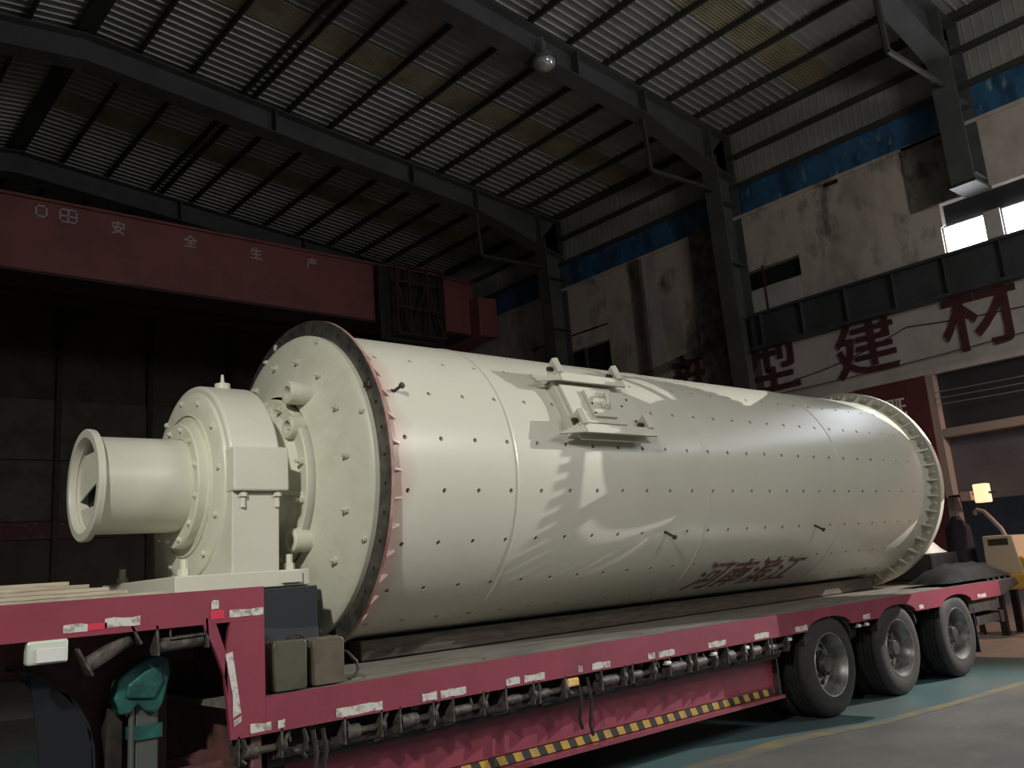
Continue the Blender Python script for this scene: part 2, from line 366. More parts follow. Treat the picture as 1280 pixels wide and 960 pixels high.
# ---- steel frames: a column and a rafter on each frame line
CN = {6.2: 'dark steel column rising beside the bright windows', 11.95: 'dark steel column between the red wall characters', 18.3: 'dark steel column behind the mill near the far dark window',
      24.5: 'dim steel column behind the red crane girder', 30.7: 'steel column in the far corner of the hall', 0.0: 'steel column nearest the camera on the right wall'}
RN = {6.2: 'dark roof beam over the bright windows at top right', 11.95: 'dark roof beam with a round lamp hanging under it', 18.3: 'dark roof beam crossing the middle of the ceiling',
      24.5: 'dim roof beam just above the red crane girder', 30.7: 'roof beam at the far end wall', 0.0: 'roof beam nearest the camera'}
for yc in COLS:
    if yc > 30: continue
    t = thing('steel_column', CN[yc], 'column', (XW-0.4, yc, 0), 'columns along the right wall')
    hw = 0.23
    zb = 8.45 if yc == 6.2 else 0.0      # this one stands on a corbel above the windows
    xb = XW - 0.50 - 0.30*zb/11.45
    if zb: obj('corbel', MB().box(XW-0.78, XW, yc-0.26, yc+0.26, zb-0.06, zb), 'chassis_black', t, smooth=0)
    obj('outer_flange', MB().box(XW-0.05, XW-0.02, yc-hw, yc+hw, zb, 12.2), 'frame_steel', t, smooth=0)
    obj('inner_flange', MB().prism([(xb, zb), (xb+0.03, zb), (XW-0.77, 11.45), (XW-0.80, 11.45)], 'Y', yc-hw, yc+hw), 'frame_steel', t, smooth=0)
    obj('web', MB().prism([(xb, zb), (XW-0.04, zb), (XW-0.04, 12.2), (XW-0.80, 11.4)], 'Y', yc-0.012, yc+0.012), 'frame_steel', t, smooth=0)
    for z in (4.0, 8.6, 10.2)[(1 if zb else 0):]:
        obj('stiffener', MB().box(XW-0.62, XW-0.05, yc-hw, yc+hw, z, z+0.02), 'frame_steel', t, smooth=0)
    t = thing('roof_beam', RN[yc], 'beam', (10, yc, 12.0), 'roof beams on the column lines')
    def rz(x): return roof_z(x) - 0.20
    def depth(x): return 0.62 + max(0, (x-15.2)/3.3)*0.55
    xs = [XL, -2, XR, 9, 13, 15.2, 16.8, XW]
    top = [(x, rz(x)) for x in xs]; bot = [(x, rz(x)-depth(x)) for x in xs]
    obj('web', MB().prism(top + bot[::-1], 'Y', yc-0.012, yc+0.012), 'frame_steel', t, smooth=0)
    obj('top_flange', MB().prism(top + [(x, z-0.025) for x, z in top[::-1]], 'Y', yc-hw, yc+hw), 'frame_steel', t, smooth=0)
    obj('bottom_flange', MB().prism([(x, z-0.025) for x, z in bot] + bot[::-1], 'Y', yc-hw, yc+hw), 'frame_steel', t, smooth=0)
    for x in (9.0, 13.0, 15.2, 17.6):
        obj('splice_plate', MB().box(x-0.02, x+0.02, yc-hw, yc+hw, rz(x)-depth(x), rz(x)), 'frame_steel', t, smooth=0)
    # hanging knee frame in front of the column head
    obj('knee_hanger', MB().cyl((15.27, yc, rz(15.27)-depth(15.27)+0.05), (15.36, yc, 10.50), 0.06, n=6), 'purlin_steel', t)
    obj('knee_tie', MB().cyl((15.36, yc, 10.50), (XW-0.75, yc, 10.58), 0.06, n=6), 'purlin_steel', t)

# ---- right wall
wr = struct('wall_right', MB().box(XW, XW+0.3, Y0, Y1, 8.45, 9.95), 'plaster', 'stained beige plaster wall with blue band')
def wallbox(name, y0, y1, z0, z1, m='plaster', x0=XW, x1=XW+0.3, **k): return obj(name, MB().box(x0, x1, y0, y1, z0, z1), m, wr, smooth=0, **k)
wallbox('plaster_panel', 13.35, Y1, 7.95, 8.45); wallbox('plaster_panel', 7.0, 10.33, 7.95, 8.45)
WIN = [(7.05-0.855-1.16*i + 0.0, 7.05-1.16*i) for i in range(11)]      # lit windows: (y low, y high)
prev = Y1
wallbox('plaster_panel', 19.87, Y1, 0, 7.95); wallbox('plaster_panel', 13.35, 16.58, 0, 7.95)
wallbox('plaster_panel', 16.58, 19.87, 8.40, 8.45); wallbox('plaster_panel', 16.58, 19.87, 0, 5.6)
wallbox('plaster_panel', 9.4, 13.35, 0, 7.95); wallbox('plaster_panel', 7.05, 9.4, 5.0, 7.95)
prev = 7.05
for k, (a, b) in enumerate(WIN):
    if b < prev: wallbox('window_pier', b, prev, 7.30, 7.97, 'plaster_band')
    prev = a
wallbox('window_pier', Y0, prev, 7.30, 7.97, 'plaster_band')
wallbox('sign_band', Y0, 7.05, 5.0, 7.30, 'plaster_band')
wallbox('sign_band', 7.05, 11.75, 5.05, 6.42, 'plaster_band', XW-0.03, XW)
wallbox('sign_band', Y0, 7.05, 5.05, 6.42, 'plaster_band', XW-0.03, XW)
wallbox('sill_ledge', Y0, 12.0, 4.93, 5.06, 'plaster_band', XW-0.10, XW)
wallbox('recess_back', Y0, 7.0, 7.97, 8.45, 'dark_opening', XW+0.18, XW+0.3)
wallbox('recess_back', 10.33, 13.35, 7.95, 8.45, 'dark_opening', XW+0.18, XW+0.3)
wallbox('pilaster', 12.45, 13.35, 0, 9.95, 'concrete_pilaster', XW-0.10, XW)
wallbox('pilaster', 6.62, 7.55, 8.45, 9.95, 'concrete_pilaster', XW-0.06, XW)
wallbox('plaster_patch', 10.40, 11.80, 7.36, 7.93, 'plaster_band', XW-0.012, XW)
wallbox('conduit', 11.30, 11.33, 7.3, 8.5, 'sign_red', XW-0.04, XW)
bl = wallbox('blue_band', Y0, Y1, 9.95, 10.70, 'blue_paint', XW-0.03, XW+0.3)
wallbox('band_ledge', Y0, Y1, 9.88, 9.96, 'plaster', XW-0.06, XW)
wallbox('vent_grille', 9.08, 9.42, 9.80, 9.90, 'dark_opening', XW-0.04, XW)
# cladding above the blue band: corrugated sheets and girts
def clad(y0, y1):
    n = round((y1-y0)/0.2); p = (y1-y0)/n; prof = []
    for i in range(n):
        a = y0+i*p; prof += [(a, 0), (a+p*.4, 0), (a+p*.48, -.006), (a+p*.56, -.006), (a+p*.64, 0)]
    prof.append((y1, 0)); m = len(prof)
    return MB().add([(XW+0.06+d, y, z) for z in (10.62, 12.38) for y, d in prof], [(i, i+1, m+i+1, m+i) for i in range(m-1)])
for a, b in bays: obj('wall_sheet', clad(a, b), 'cladding', wr, smooth=0)
wallbox('girt', Y0, Y1, 11.48, 11.60, 'purlin_steel', XW-0.06, XW+0.05)
wallbox('girt', Y0, Y1, 10.66, 10.80, 'purlin_steel', XW-0.08, XW+0.05)
wallbox('girt', Y0, Y1, 12.20, 12.34, 'purlin_steel', XW-0.06, XW+0.05)
# runway beam
rb = struct('trim_1', MB().box(XW-0.34, XW-0.05, Y0, 11.75, 7.22, 7.28), 'beam_steel', 'dark steel crane runway beam under the windows')
obj('beam_web', MB().box(XW-0.22, XW-0.18, Y0, 11.75, 6.46, 7.22), 'beam_steel', rb, smooth=0)
obj('lower_flange', MB().box(XW-0.34, XW-0.05, Y0, 11.75, 6.40, 6.46), 'beam_steel', rb, smooth=0)
for k in range(18):
    obj('stiffener', MB().box(XW-0.33, XW-0.06, 11.4-k*1.1, 11.42-k*1.1, 6.46, 7.22), 'beam_steel', rb, smooth=0)
# windows
for k, (a, b) in enumerate(WIN):
    wn = struct('window_%d' % (k+1), MB().box(XW+0.10, XW+0.12, a, b, 7.30, 7.97), 'lit_glass', ['bright window left of the two at top right', 'bright window at the right edge of the photo'][k] if k < 2 else 'bright window further along the right wall')
    fr = MB()
    for (y0, y1, z0, z1) in ((a, b, 7.30, 7.335), (a, b, 7.935, 7.97), (a, a+0.035, 7.335, 7.935), (b-0.035, b, 7.335, 7.935)): fr.box(XW+0.05, XW+0.16, y0, y1, z0, z1)
    obj('window_frame', fr, 'door_frame', wn, smooth=0)
wn = struct('window_12', MB().box(XW+0.2, XW+0.22, 16.58, 19.87, 5.6, 8.40), 'dark_opening', 'large dark window high on the wall behind the mill')
fr = MB()
for y in (16.58, 17.66, 18.75, 19.82): fr.box(XW+0.08, XW+0.2, y, y+0.05, 5.6, 8.40)
obj('window_frame', fr, 'beam_steel', wn, smooth=0)
wallbox('drain_pipe', 15.10, 15.30, 0, 9.88, 'drain_pipe', XW-0.14, XW)
wallbox('rain_stain', 14.62, 14.98, 5.0, 9.86, 'plaster_band', XW-0.004, XW, label='pale rain streak')
# red characters on the wall
def wall_fn(yc, zc, x0): return lambda x, y, d: (x0 - d, yc - x, zc + y)
for ch, yc, zc, s in (('新', 13.72, 6.15, 1.50), ('型', 11.42, 6.02, 1.50), ('建', 9.06, 5.93, 1.52), ('材', 6.62, 5.98, 1.56)):
    obj('wall_character', text_mb(ch, s, wall_fn(yc, zc, XW-0.05), 0.03, 0.012), 'sign_red', wr, smooth=0, label='dark red character ' + ch)
# gate: red pier with a couplet, frame, pale bar and glazed transom
pier = struct('trim_2', MB().box(XW-0.16, XW+0.3, 7.86, 9.42, 0, 4.93), 'pier_red', 'dark red gate pier with white characters')
obj('pier_character', text_mb('既', 0.46, wall_fn(8.55, 4.36, XW-0.17), 0.006, 0.006), 'white_print', pier, smooth=0)
dr = struct('door_1', MB().box(XW-0.12, XW+0.2, 7.72, 7.86, 0, 4.93), 'door_frame', 'wide gate opening with a pale frame')
obj('gate_bar', MB().box(XW-0.10, XW+0.2, Y0, 7.72, 3.60, 3.78), 'door_frame', dr, smooth=0, bevel=0.02)
obj('transom_glass', MB().box(XW+0.1, XW+0.12, Y0, 7.72, 3.78, 4.93), 'slate_paint', dr, smooth=0)
for k in range(4): obj('mullion', MB().box(XW+0.02, XW+0.14, 5.6-k*2.1, 5.66-k*2.1, 3.78, 4.93), 'slate_paint', dr, smooth=0)
obj('roller_shutter', MB().box(XW+0.14, XW+0.2, 5.9, 7.72, 2.3, 3.60), 'yard_wall', dr, smooth=0)
# wires strung along the wall
def sag(p, q, s, n=14): return [Vector(p).lerp(Vector(q), i/n) - Vector((0, 0, s*4*(i/n)*(1-i/n))) for i in range(n+1)]
for k in range(4):
    tag(obj('overhead_wire', MB().tube(sag((XW-0.2, 16.6, 6.28+k*0.07), (XW-0.2, 12.3, 6.85+k*0.075), 0.06), 0.012, 5), 'wire'), ['lowest', 'second lowest', 'second highest', 'highest'][k] + ' of the four dark wires left of the character 新', 'wire', 'wires beside the first wall character')
for k in range(3):
    tag(obj('gate_wire', MB().tube(sag((XW-0.15, 7.7, 4.28+k*0.13), (XW-0.15, 2.0, 4.33+k*0.14), 0.05), 0.009, 5), 'wire_pale'), ['lowest', 'middle', 'highest'][k] + ' of the three pale wires across the gate transom', 'wire', 'wires across the gate')
tag(obj('sign_cable', MB().tube(sag((XW-0.06, 10.9, 5.50), (XW-0.06, 8.1, 6.05), 0.10) + sag((XW-0.06, 8.05, 6.05), (XW-0.06, 5.0, 5.85), 0.05), 0.012, 5), 'wire'), 'sagging dark cable below the wall characters', 'cable')
tag(obj('lower_cable', MB().tube(sag((XW-0.12, 11.5, 5.25), (XW-0.12, 4.5, 5.42), 0.06), 0.012, 5), 'wire'), 'straight dark cable along the ledge below the characters', 'cable')

# ---- left and back walls, dim
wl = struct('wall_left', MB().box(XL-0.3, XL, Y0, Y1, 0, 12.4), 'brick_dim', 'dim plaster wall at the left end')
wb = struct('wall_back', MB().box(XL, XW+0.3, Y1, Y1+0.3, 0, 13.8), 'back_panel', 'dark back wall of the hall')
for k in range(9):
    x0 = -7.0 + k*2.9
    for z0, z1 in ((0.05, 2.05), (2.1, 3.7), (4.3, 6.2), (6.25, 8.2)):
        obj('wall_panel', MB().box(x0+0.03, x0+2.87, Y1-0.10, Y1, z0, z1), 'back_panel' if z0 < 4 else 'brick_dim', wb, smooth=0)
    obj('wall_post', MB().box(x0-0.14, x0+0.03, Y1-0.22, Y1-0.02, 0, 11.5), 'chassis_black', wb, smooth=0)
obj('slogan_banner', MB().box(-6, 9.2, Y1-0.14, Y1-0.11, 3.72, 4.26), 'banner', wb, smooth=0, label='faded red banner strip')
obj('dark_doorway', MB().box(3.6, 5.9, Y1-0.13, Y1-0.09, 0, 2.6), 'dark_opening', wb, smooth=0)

# ---- overhead crane
CX = (4.64, 5.21, 6.35, 8.13, 9.92, 11.59)      # x of the marks and characters along the girder
cr = thing('overhead_crane', 'long red overhead crane girder with white characters', 'crane', (5, 21.6, 9.0))
YG = 21.3
obj('girder_web', MB().box(-8.4, 17.4, YG, YG+0.9, 9.12, 10.86), 'crane_red', cr, smooth=0)
obj('top_flange', MB().box(-8.4, 17.4, YG-0.10, YG+1.0, 10.86, 10.92), 'crane_red', cr, smooth=0)
obj('bottom_flange', MB().box(-8.4, 17.4, YG-0.10, YG+1.0, 9.05, 9.12), 'crane_rust', cr, smooth=0)
obj('end_carriage', MB().box(17.2, 17.95, YG-0.5, YG+2.4, 9.0, 10.3), 'crane_red', cr, smooth=0, bevel=0.03)
obj('second_girder', MB().box(-8.4, 17.4, YG+1.9, YG+2.6, 9.2, 10.8), 'crane_rust', cr, smooth=0)
def girder_fn(xc, zc): return lambda x, y, d: (xc + x, YG-0.004-d, zc + y)
for ch, px in (('安', CX[2]), ('全', CX[3]), ('生', CX[4]), ('产', CX[5])):
    obj('girder_character', text_mb(ch, 0.36, girder_fn(px, 10.56), 0.002, 0.004), 'white_print', cr, smooth=0)
def ring(xc, zc, hw, hh, t):
    m = MB()
    for (a, b, c, d) in ((-hw, hw, hh-t, hh), (-hw, hw, -hh, -hh+t), (-hw, -hw+t, -hh, hh), (hw-t, hw, -hh, hh)): m.box(xc+a, xc+b, YG-0.008, YG, zc+c, zc+d)
    return m
obj('girder_mark', ring(4.64, 10.62, 0.13, 0.15, 0.04), 'white_print', cr, smooth=0)
gm = ring(5.22, 10.62, 0.20, 0.17, 0.035); gm.box(5.06, 5.38, YG-0.008, YG, 10.59, 10.63); gm.box(5.20, 5.24, YG-0.008, YG, 10.48, 10.76)
obj('girder_mark', gm, 'white_print', cr, smooth=0)
# trolley / cage hanging at the right end of the girder
for x in (13.9, 14.35, 15.0, 15.6): obj('cage_post', MB().box(x, x+0.06, YG-0.75, YG-0.69, 8.6, 10.75), 'crane_rust', cr, smooth=0)
for z in (8.6, 9.4, 10.2, 10.7): obj('cage_rail', MB().box(13.9, 15.66, YG-0.76, YG-0.68, z, z+0.06), 'crane_rust', cr, smooth=0)
for (x0, x1) in ((13.95, 14.4), (15.0, 14.4), (15.05, 15.6)):
    obj('cage_brace', MB().cyl((x0, YG-0.72, 10.2), (x1, YG-0.72, 8.65), 0.03, n=6), 'crane_rust', cr)
obj('cage_back', MB().box(13.6, 15.9, YG-0.30, YG-0.12, 8.5, 10.8), 'chassis_black', cr, smooth=0)

# ---- pendant lamp under the second roof beam
pl = thing('pendant_lamp', 'round glass high bay lamp hanging under a roof beam', 'lamp', (11.96, 11.75, 11.85))
obj('stem', MB().cyl((11.96, 11.75, 12.15), (11.96, 11.75, 12.60), 0.03, n=8), 'lamp_alu', pl)
obj('ballast_box', MB().cyl((11.96, 11.75, 12.22), (11.96, 11.75, 12.46), 0.085, n=16), 'lamp_alu', pl, bevel=0.01)
obj('reflector', MB().lathe([(12.24, 0.07), (12.21, 0.14), (12.14, 0.22), (12.05, 0.265), (11.98, 0.275), (11.98, 0.262), (12.06, 0.25), (12.15, 0.2), (12.22, 0.1)], (11.96, 11.75), 'Z', 28), 'lamp_alu', pl)
obj('glass_globe', MB().sphere((11.96, 11.75, 11.99), 0.245, 24, 12, 0.75), 'lamp_glass', pl)

# ================================================================== BALL MILL
YA, ZA, RS = 6.26, 2.36, 1.2
XF, XB = 3.235, 11.50           # near and far flange faces
bmil = thing('ball_mill', 'huge cream painted drum with rows of bolt holes lying on the trailer', 'ball mill', (7.3, YA, 1.02))
def pt(x, th, r): return (x, YA - r*math.cos(th), ZA + r*math.sin(th))
def drum_shell():
    step = 0.3130; x_first = 3.445; nx = 25; hr = 0.019; half = 0.03
    rows = [R(-8.3 + 18*k) for k in range(20)]
    xs = [XF+0.05]
    for i in range(nx):
        c = x_first + i*step; xs += [c-half, c, c+half]
    xs.append(XB-0.04)
    ths = []
    dth = half/RS; sub = 3
    for k in range(20):
        c = rows[k]; ths += [c-dth, c, c+dth]
        gap = R(18) - 2*dth
        ths += [c + dth + gap*j/(sub+1) for j in range(1, sub+1)]
    m = MB(); nt = len(ths)
    vs = [pt(x, t, RS) for x in xs for t in ths]
    m.v = vs
    hidden = lambda t: False
    skip = set()
    for i in range(nx):
        for k in range(20):
            skip |= {(1+3*i+a, (6*k+b) % nt) for a in (0, 1) for b in (0, 1)}
    for i in range(len(xs)-1):
        for j in range(nt):
            if (i, j) in skip: continue
            m.f.append((i*nt+j, i*nt+(j+1) % nt, (i+1)*nt+(j+1) % nt, (i+1)*nt+j))
    offs = [(0, 0), (0, 1), (0, 2), (1, 2), (2, 2), (2, 1), (2, 0), (1, 0)]
    for i in range(nx):
        for k in range(20):
            cx, ct = x_first + i*step, rows[k]
            if i > 21 and k in (0, 1, 2): r = 0.012
            else: r = hr
            b0 = len(m.v)
            ringv = []
            for q, (a, b) in enumerate(offs):
                ang = math.atan2(b-1, a-1)
                ringv.append((cx + r*math.cos(ang), ct + r*math.sin(ang)/RS))
            m.v += [pt(x, t, RS) for x, t in ringv] + [pt(x, t, RS-0.05) for x, t in ringv]
            outer = [(1+3*i+a)*nt + (6*k+b) % nt for a, b in offs]
            for q in range(8):
                q2 = (q+1) % 8
                m.f.append((outer[q], outer[q2], b0+q2, b0+q))
                m.f.append((b0+q, b0+q2, b0+8+q2, b0+8+q))
    return m
sh = obj('shell', drum_shell(), 'shell_paint', bmil, smooth=30)
obj('inner_liner', MB().lathe([(XF+0.06, RS-0.05), (XB-0.05, RS-0.05)], (YA, ZA), 'X', 96), 'hole_black', bmil)
# weld seams round the shell and along a plate joint
for xc in (4.45, 6.83, 9.28):
    obj('weld_seam', MB().lathe([(xc-0.02, RS-0.004), (xc-0.010, RS+0.004), (xc, RS+0.006), (xc+0.010, RS+0.004), (xc+0.02, RS-0.004)], (YA, ZA), 'X', 128), 'shell_paint', bmil)
# near flange
nf = obj('flange', MB().lathe([(XF, 1.12), (XF, 1.292), (XF+0.012, 1.298)], (YA, ZA), 'X', 128), 'machined_steel', bmil, label='bare dark steel bolt flange')
obj('flange_rim', MB().lathe([(XF+0.012, 1.298), (XF+0.036, 1.298), (XF+0.042, 1.29), (XF+0.06, 1.19)], (YA, ZA), 'X', 128), 'red_primer', bmil, label='reddish primer rim of the flange')
fh = MB()
for k in range(40):
    t = R(9*k+3); p = pt(XF-0.0015, t, 1.243)
    fh.cyl(p, (p[0]+0.03, p[1], p[2]), 0.0135, n=10)
obj('bolt_holes', fh, 'hole_black', bmil, kind='stuff')
# gussets on the shell side of both flanges
def gusset(x0, x1, t, r0, r1, th=0.008):
    n = Vector((0, math.sin(t), math.cos(t)))
    a, b, c = Vector(pt(x0, t, r0)), Vector(pt(x0, t, r1)), Vector(pt(x1, t, r0))
    return MB().add([a-n*th, b-n*th, c-n*th, a+n*th, b+n*th, c+n*th], [(0, 1, 2), (5, 4, 3), (0, 3, 4, 1), (1, 4, 5, 2), (2, 5, 3, 0)])
for k in range(40):
    t = R(9*k+7.5)
    obj('gusset', gusset(XF+0.055, XF+0.17, t, RS-0.005, 1.275), 'shell_paint', bmil, smooth=0)
    obj('gusset', gusset(XB-0.045, XB-0.20, t, RS-0.005, 1.30, 0.009), 'cream_paint', bmil, smooth=0)
# far flange, its nuts, far head
obj('far_flange', MB().lathe([(XB-0.05, 1.19), (XB-0.05, 1.318), (XB-0.045, 1.325), (XB+0.04, 1.325), (XB+0.05, 1.31), (XB+0.05, 1.0)], (YA, ZA), 'X', 128), 'cream_paint', bmil, label='cream far end flange')
fn = MB()
for k in range(40):
    p = pt(XB-0.05, R(9*k+3), 1.262)
    fn.cyl(p, (p[0]-0.030, p[1], p[2]), 0.020, n=6)
    fn.cyl((p[0]-0.03, p[1], p[2]), (p[0]-0.045, p[1], p[2]), 0.011, n=8)
obj('flange_nuts', fn, 'cream_casting', bmil, kind='stuff')
obj('far_head', MB().lathe([(XB+0.05, 1.22), (XB+0.10, 1.20), (XB+0.16, 1.10), (XB+0.32, 0.72), (XB+0.36, 0.62), (XB+0.36, 0.46), (XB+1.1, 0.44), (XB+1.1, 0.0)], (YA, ZA), 'X', 64), 'cream_casting', bmil)
# near head and trunnion
hd = obj('end_head', MB().lathe([(XF+0.01, 1.172), (XF-0.035, 1.172), (XF-0.052, 1.16), (XF-0.068, 1.12), (XF-0.10, 1.03), (XF-0.105, 1.00), (XF-0.165, 0.80), (XF-0.185, 0.76),
                                (XF-0.215, 0.68)], (YA, ZA), 'X', 96), 'cream_casting', bmil)
obj('trunnion', MB().lathe([(XF-0.20, 0.66), (XF-0.265, 0.66), (XF-0.275, 0.65), (XF-0.275, 0.55), (XF-0.31, 0.505), (XF-0.55, 0.50), (XF-0.9, 0.50)], (YA, ZA), 'X', 72), 'cream_casting', bmil)
def head_x(r):
    prof = [(1.16, -0.052), (1.12, -0.068), (1.03, -0.10), (1.0, -0.105), (0.80, -0.165), (0.76, -0.185), (0.68, -0.215)]
    for (r1, x1), (r2, x2) in zip(prof, prof[1:]):
        if r2 <= r <= r1: return XF + x1 + (x2-x1)*(r1-r)/(r1-r2)
    return XF - 0.06
def stud(t, r, x, L=0.05, s=1.0):
    p = pt(x, t, r); m = MB()
    m.cyl((p[0]+0.02, p[1], p[2]), (p[0]-0.024*s, p[1], p[2]), 0.028*s, n=6)
    m.cyl((p[0], p[1], p[2]), (p[0]-0.024*s-L*0.5, p[1], p[2]), 0.015*s, n=8)
    return m
for k in range(16): obj('head_bolt', stud(R(22.5*k+6), 0.96, head_x(0.96), 0.06, 0.85), 'cream_casting', bmil)
for k in range(14): obj('trunnion_bolt', stud(R(360/14*k+10), 0.61, XF-0.275, 0.07), 'cream_casting', bmil)
for k in range(8): obj('rim_bolt', stud(R(45*k+20), 1.145, XF-0.056, 0.03, 0.7), 'cream_casting', bmil)
# ribs and lifting lugs on the head
for k in range(8):
    t = R(45*k + 33)
    n = Vector((0, math.sin(t), math.cos(t)))
    a, b, c = Vector(pt(XF-0.10, t, 1.02)), Vector(pt(XF-0.19, t, 0.66)), Vector(pt(XF-0.42, t, 0.50)); d = Vector(pt(XF-0.1, t, 0.50))
    if k % 2: obj('head_rib', MB().add([p+n*s for s in (-0.014, 0.014) for p in (a, b, c, d)], [(0, 1, 2, 3), (7, 6, 5, 4), (0, 4, 5, 1), (1, 5, 6, 2), (2, 6, 7, 3), (3, 7, 4, 0)]), 'cream_casting', bmil, smooth=0)
for t, r in ((R(52), 0.79), (R(38), 0.60), (R(-42), 0.66)):
    p = Vector(pt(XF-0.16, t, r)); q = p + Vector((-0.16, 0, 0))
    lg = obj('lug_socket', MB().lathe([(p.x+0.05, 0.085), (q.x, 0.085), (q.x-0.008, 0.078), (q.x-0.008, 0.05), (q.x+0.05, 0.045)], (p.y, p.z), 'X', 24), 'cream_casting', bmil)
    obj('socket_hole', MB().cyl((q.x+0.045, p.y, p.z), (q.x+0.055, p.y, p.z), 0.047, n=16), 'bolt_steel', lg)
for t in (R(28), ):
    p = pt(XF-0.004, t, 1.235); obj('flange_clip', MB().box(p[0]-0.03, p[0]+0.01, p[1]-0.03, p[1]+0.03, p[2]-0.02, p[2]+0.02), 'bolt_steel', bmil, smooth=0)
p = pt(XF-0.006, R(106), 1.245); obj('paint_dab', MB().cyl(p, (p[0]+0.004, p[1], p[2]), 0.028, n=12), 'white_lens', bmil)
# feed pipe with flared end flange and an inner spiral plate
fp = obj('feed_pipe', MB().lathe([(1.712, 0.300), (1.70, 0.372), (1.692, 0.374), (1.675, 0.374), (1.668, 0.366), (1.668, 0.318), (1.70, 0.306), (2.36, 0.306), (2.36, 0.326), (1.735, 0.326), (1.722, 0.332), (1.712, 0.372), (1.70, 0.372)], (YA, ZA), 'X', 72), 'cream_paint', bmil)
obj('pipe_back', MB().cyl((1.79, YA, ZA), (1.80, YA, ZA), 0.307, n=40), 'hole_black', fp)
obj('inner_plate', MB().prism([(YA-0.20, ZA+0.225), (YA+0.20, ZA+0.225), (YA+0.29, ZA+0.08), (YA+0.295, ZA-0.08), (YA-0.30, ZA+0.06), (YA-0.28, ZA+0.12)], 'X', 1.735, 1.745), 'cream_casting', fp, smooth=0)
obj('inner_plate', MB().prism([(YA-0.27, ZA-0.14), (YA+0.27, ZA-0.14), (YA+0.20, ZA-0.23), (YA, ZA-0.304), (YA-0.20, ZA-0.23)], 'X', 1.735, 1.745), 'cream_casting', fp, smooth=0)
obj('cover_ring', MB().lathe([(2.325, 0.32), (2.285, 0.33), (2.275, 0.43), (2.285, 0.44), (2.34, 0.44), (2.345, 0.455), (2.385, 0.455)], (YA, ZA), 'X', 64), 'cream_casting', bmil, label='ring flange joining the feed pipe to the bearing')
for k in range(12): obj('cover_bolt', stud(R(30*k+14), 0.395, 2.276, 0.012, 0.62), 'cream_casting', bmil)

# stray bolts left standing in the shell holes
for x, t in ((6.275, R(-26.3)), (8.78, R(-26.3)), (3.45, R(27.7))):
    a, b = Vector(pt(x, t, RS-0.02)), Vector(pt(x, t, RS+0.075)) + Vector((0.02, 0, -0.012))
    bo = obj('stray_bolt', MB().cyl(a, b, 0.012, n=8), 'bolt_steel', bmil)
    d = (b-a).normalized(); obj('bolt_head', MB().cyl(b, b + d*0.02, 0.024, n=6), 'bolt_steel', bo)

# lettering on the shell: 河南滨江
def shell_fn(xc, tc, shear): return lambda x, y, d: pt(xc + x + y*shear, tc + y/RS, RS + 0.004)
for i, ch in enumerate('河南滨江'):
    obj('shell_character', text_mb(ch, 0.44, shell_fn(7.30 + 0.45*i, R(-53.5), 0.5), 0.0, 0.006, 0.06), 'shell_red', bmil, smooth=0)

# manhole on the shell
HX, HT = 5.47, R(26.5)
HU = Vector((1, 0, 0)); HV = Vector((0, math.sin(HT), math.cos(HT))); HN = Vector((0, -math.cos(HT), math.sin(HT)))
HO = Vector(pt(HX, HT, RS))
def hp(u, v, w_): return HO + HU*u + HV*v + HN*w_
def hb(u0, u1, v0, v1, w0, w1): return MB().obox(hp((u0+u1)/2, (v0+v1)/2, (w0+w1)/2), HU, HV, HN, (u1-u0)/2, (v1-v0)/2, (w1-w0)/2)
mh = obj('manhole_frame', hb(-0.40, 0.46, -0.24, 0.24, -0.10, 0.055), 'cream_paint', bmil, smooth=0, bevel=0.008)
obj('cover_plate', hb(-0.36, 0.26, -0.20, 0.19, 0.055, 0.085), 'cream_paint', mh, smooth=0, bevel=0.006)
obj('raised_plate', hb(-0.13, 0.14, -0.15, 0.13, 0.085, 0.115), 'cream_paint', mh, smooth=0, bevel=0.006)
obj('side_plate', hb(0.26, 0.52, -0.21, 0.16, 0.03, 0.065), 'cream_paint', mh, smooth=0, bevel=0.006)
obj('handle', MB().tube([hp(0.0, -0.06, 0.115), hp(0.01, -0.06, 0.17), hp(0.03, 0.0, 0.18), hp(0.05, 0.06, 0.17), hp(0.06, 0.06, 0.115)], 0.012, 8), 'cream_paint', mh)
for v0, u0, u1 in ((0.265, -0.36, 0.42), (-0.275, -0.36, 0.50)):
    bm_ = obj('clamp_beam', hb(u0-0.06, u1, v0-0.012, v0+0.012, -0.03, 0.14), 'cream_paint', mh, smooth=0)
    obj('beam_flange', hb(u0, u1, v0-0.075, v0+0.012, 0.125, 0.142), 'cream_paint', mh, smooth=0)
    obj('beam_flange', hb(u0, u1, v0-0.075, v0+0.012, 0.03, 0.045), 'cream_paint', mh, smooth=0)
    # pointed end plate
    a, b, c = hp(u0-0.02, v0-0.075, 0.142), hp(u0-0.02, v0+0.03, 0.142), hp(u0-0.24, v0-0.045, 0.06)
    obj('end_plate', MB().add([a, b, c, a-HN*0.014, b-HN*0.014, c-HN*0.014], [(0, 1, 2), (5, 4, 3), (0, 3, 4, 1), (1, 4, 5, 2), (2, 5, 3, 0)]), 'cream_paint', mh, smooth=0)
    for u in (u0+0.02, u1-0.03):
        cl = MB().obox(hp(u, v0+0.07, 0.09), (HU*0.94+HN*0.34).normalized(), HV, (HN*0.94-HU*0.34).normalized(), 0.028, 0.075, 0.085)
        obj('clamp_block', cl, 'cream_paint', mh, smooth=0, bevel=0.006)
        obj('clamp_bolt', MB().cyl(hp(u-0.09, v0+0.07, 0.10), hp(u+0.07, v0+0.07, 0.10), 0.02, n=6), 'bolt_steel', mh)
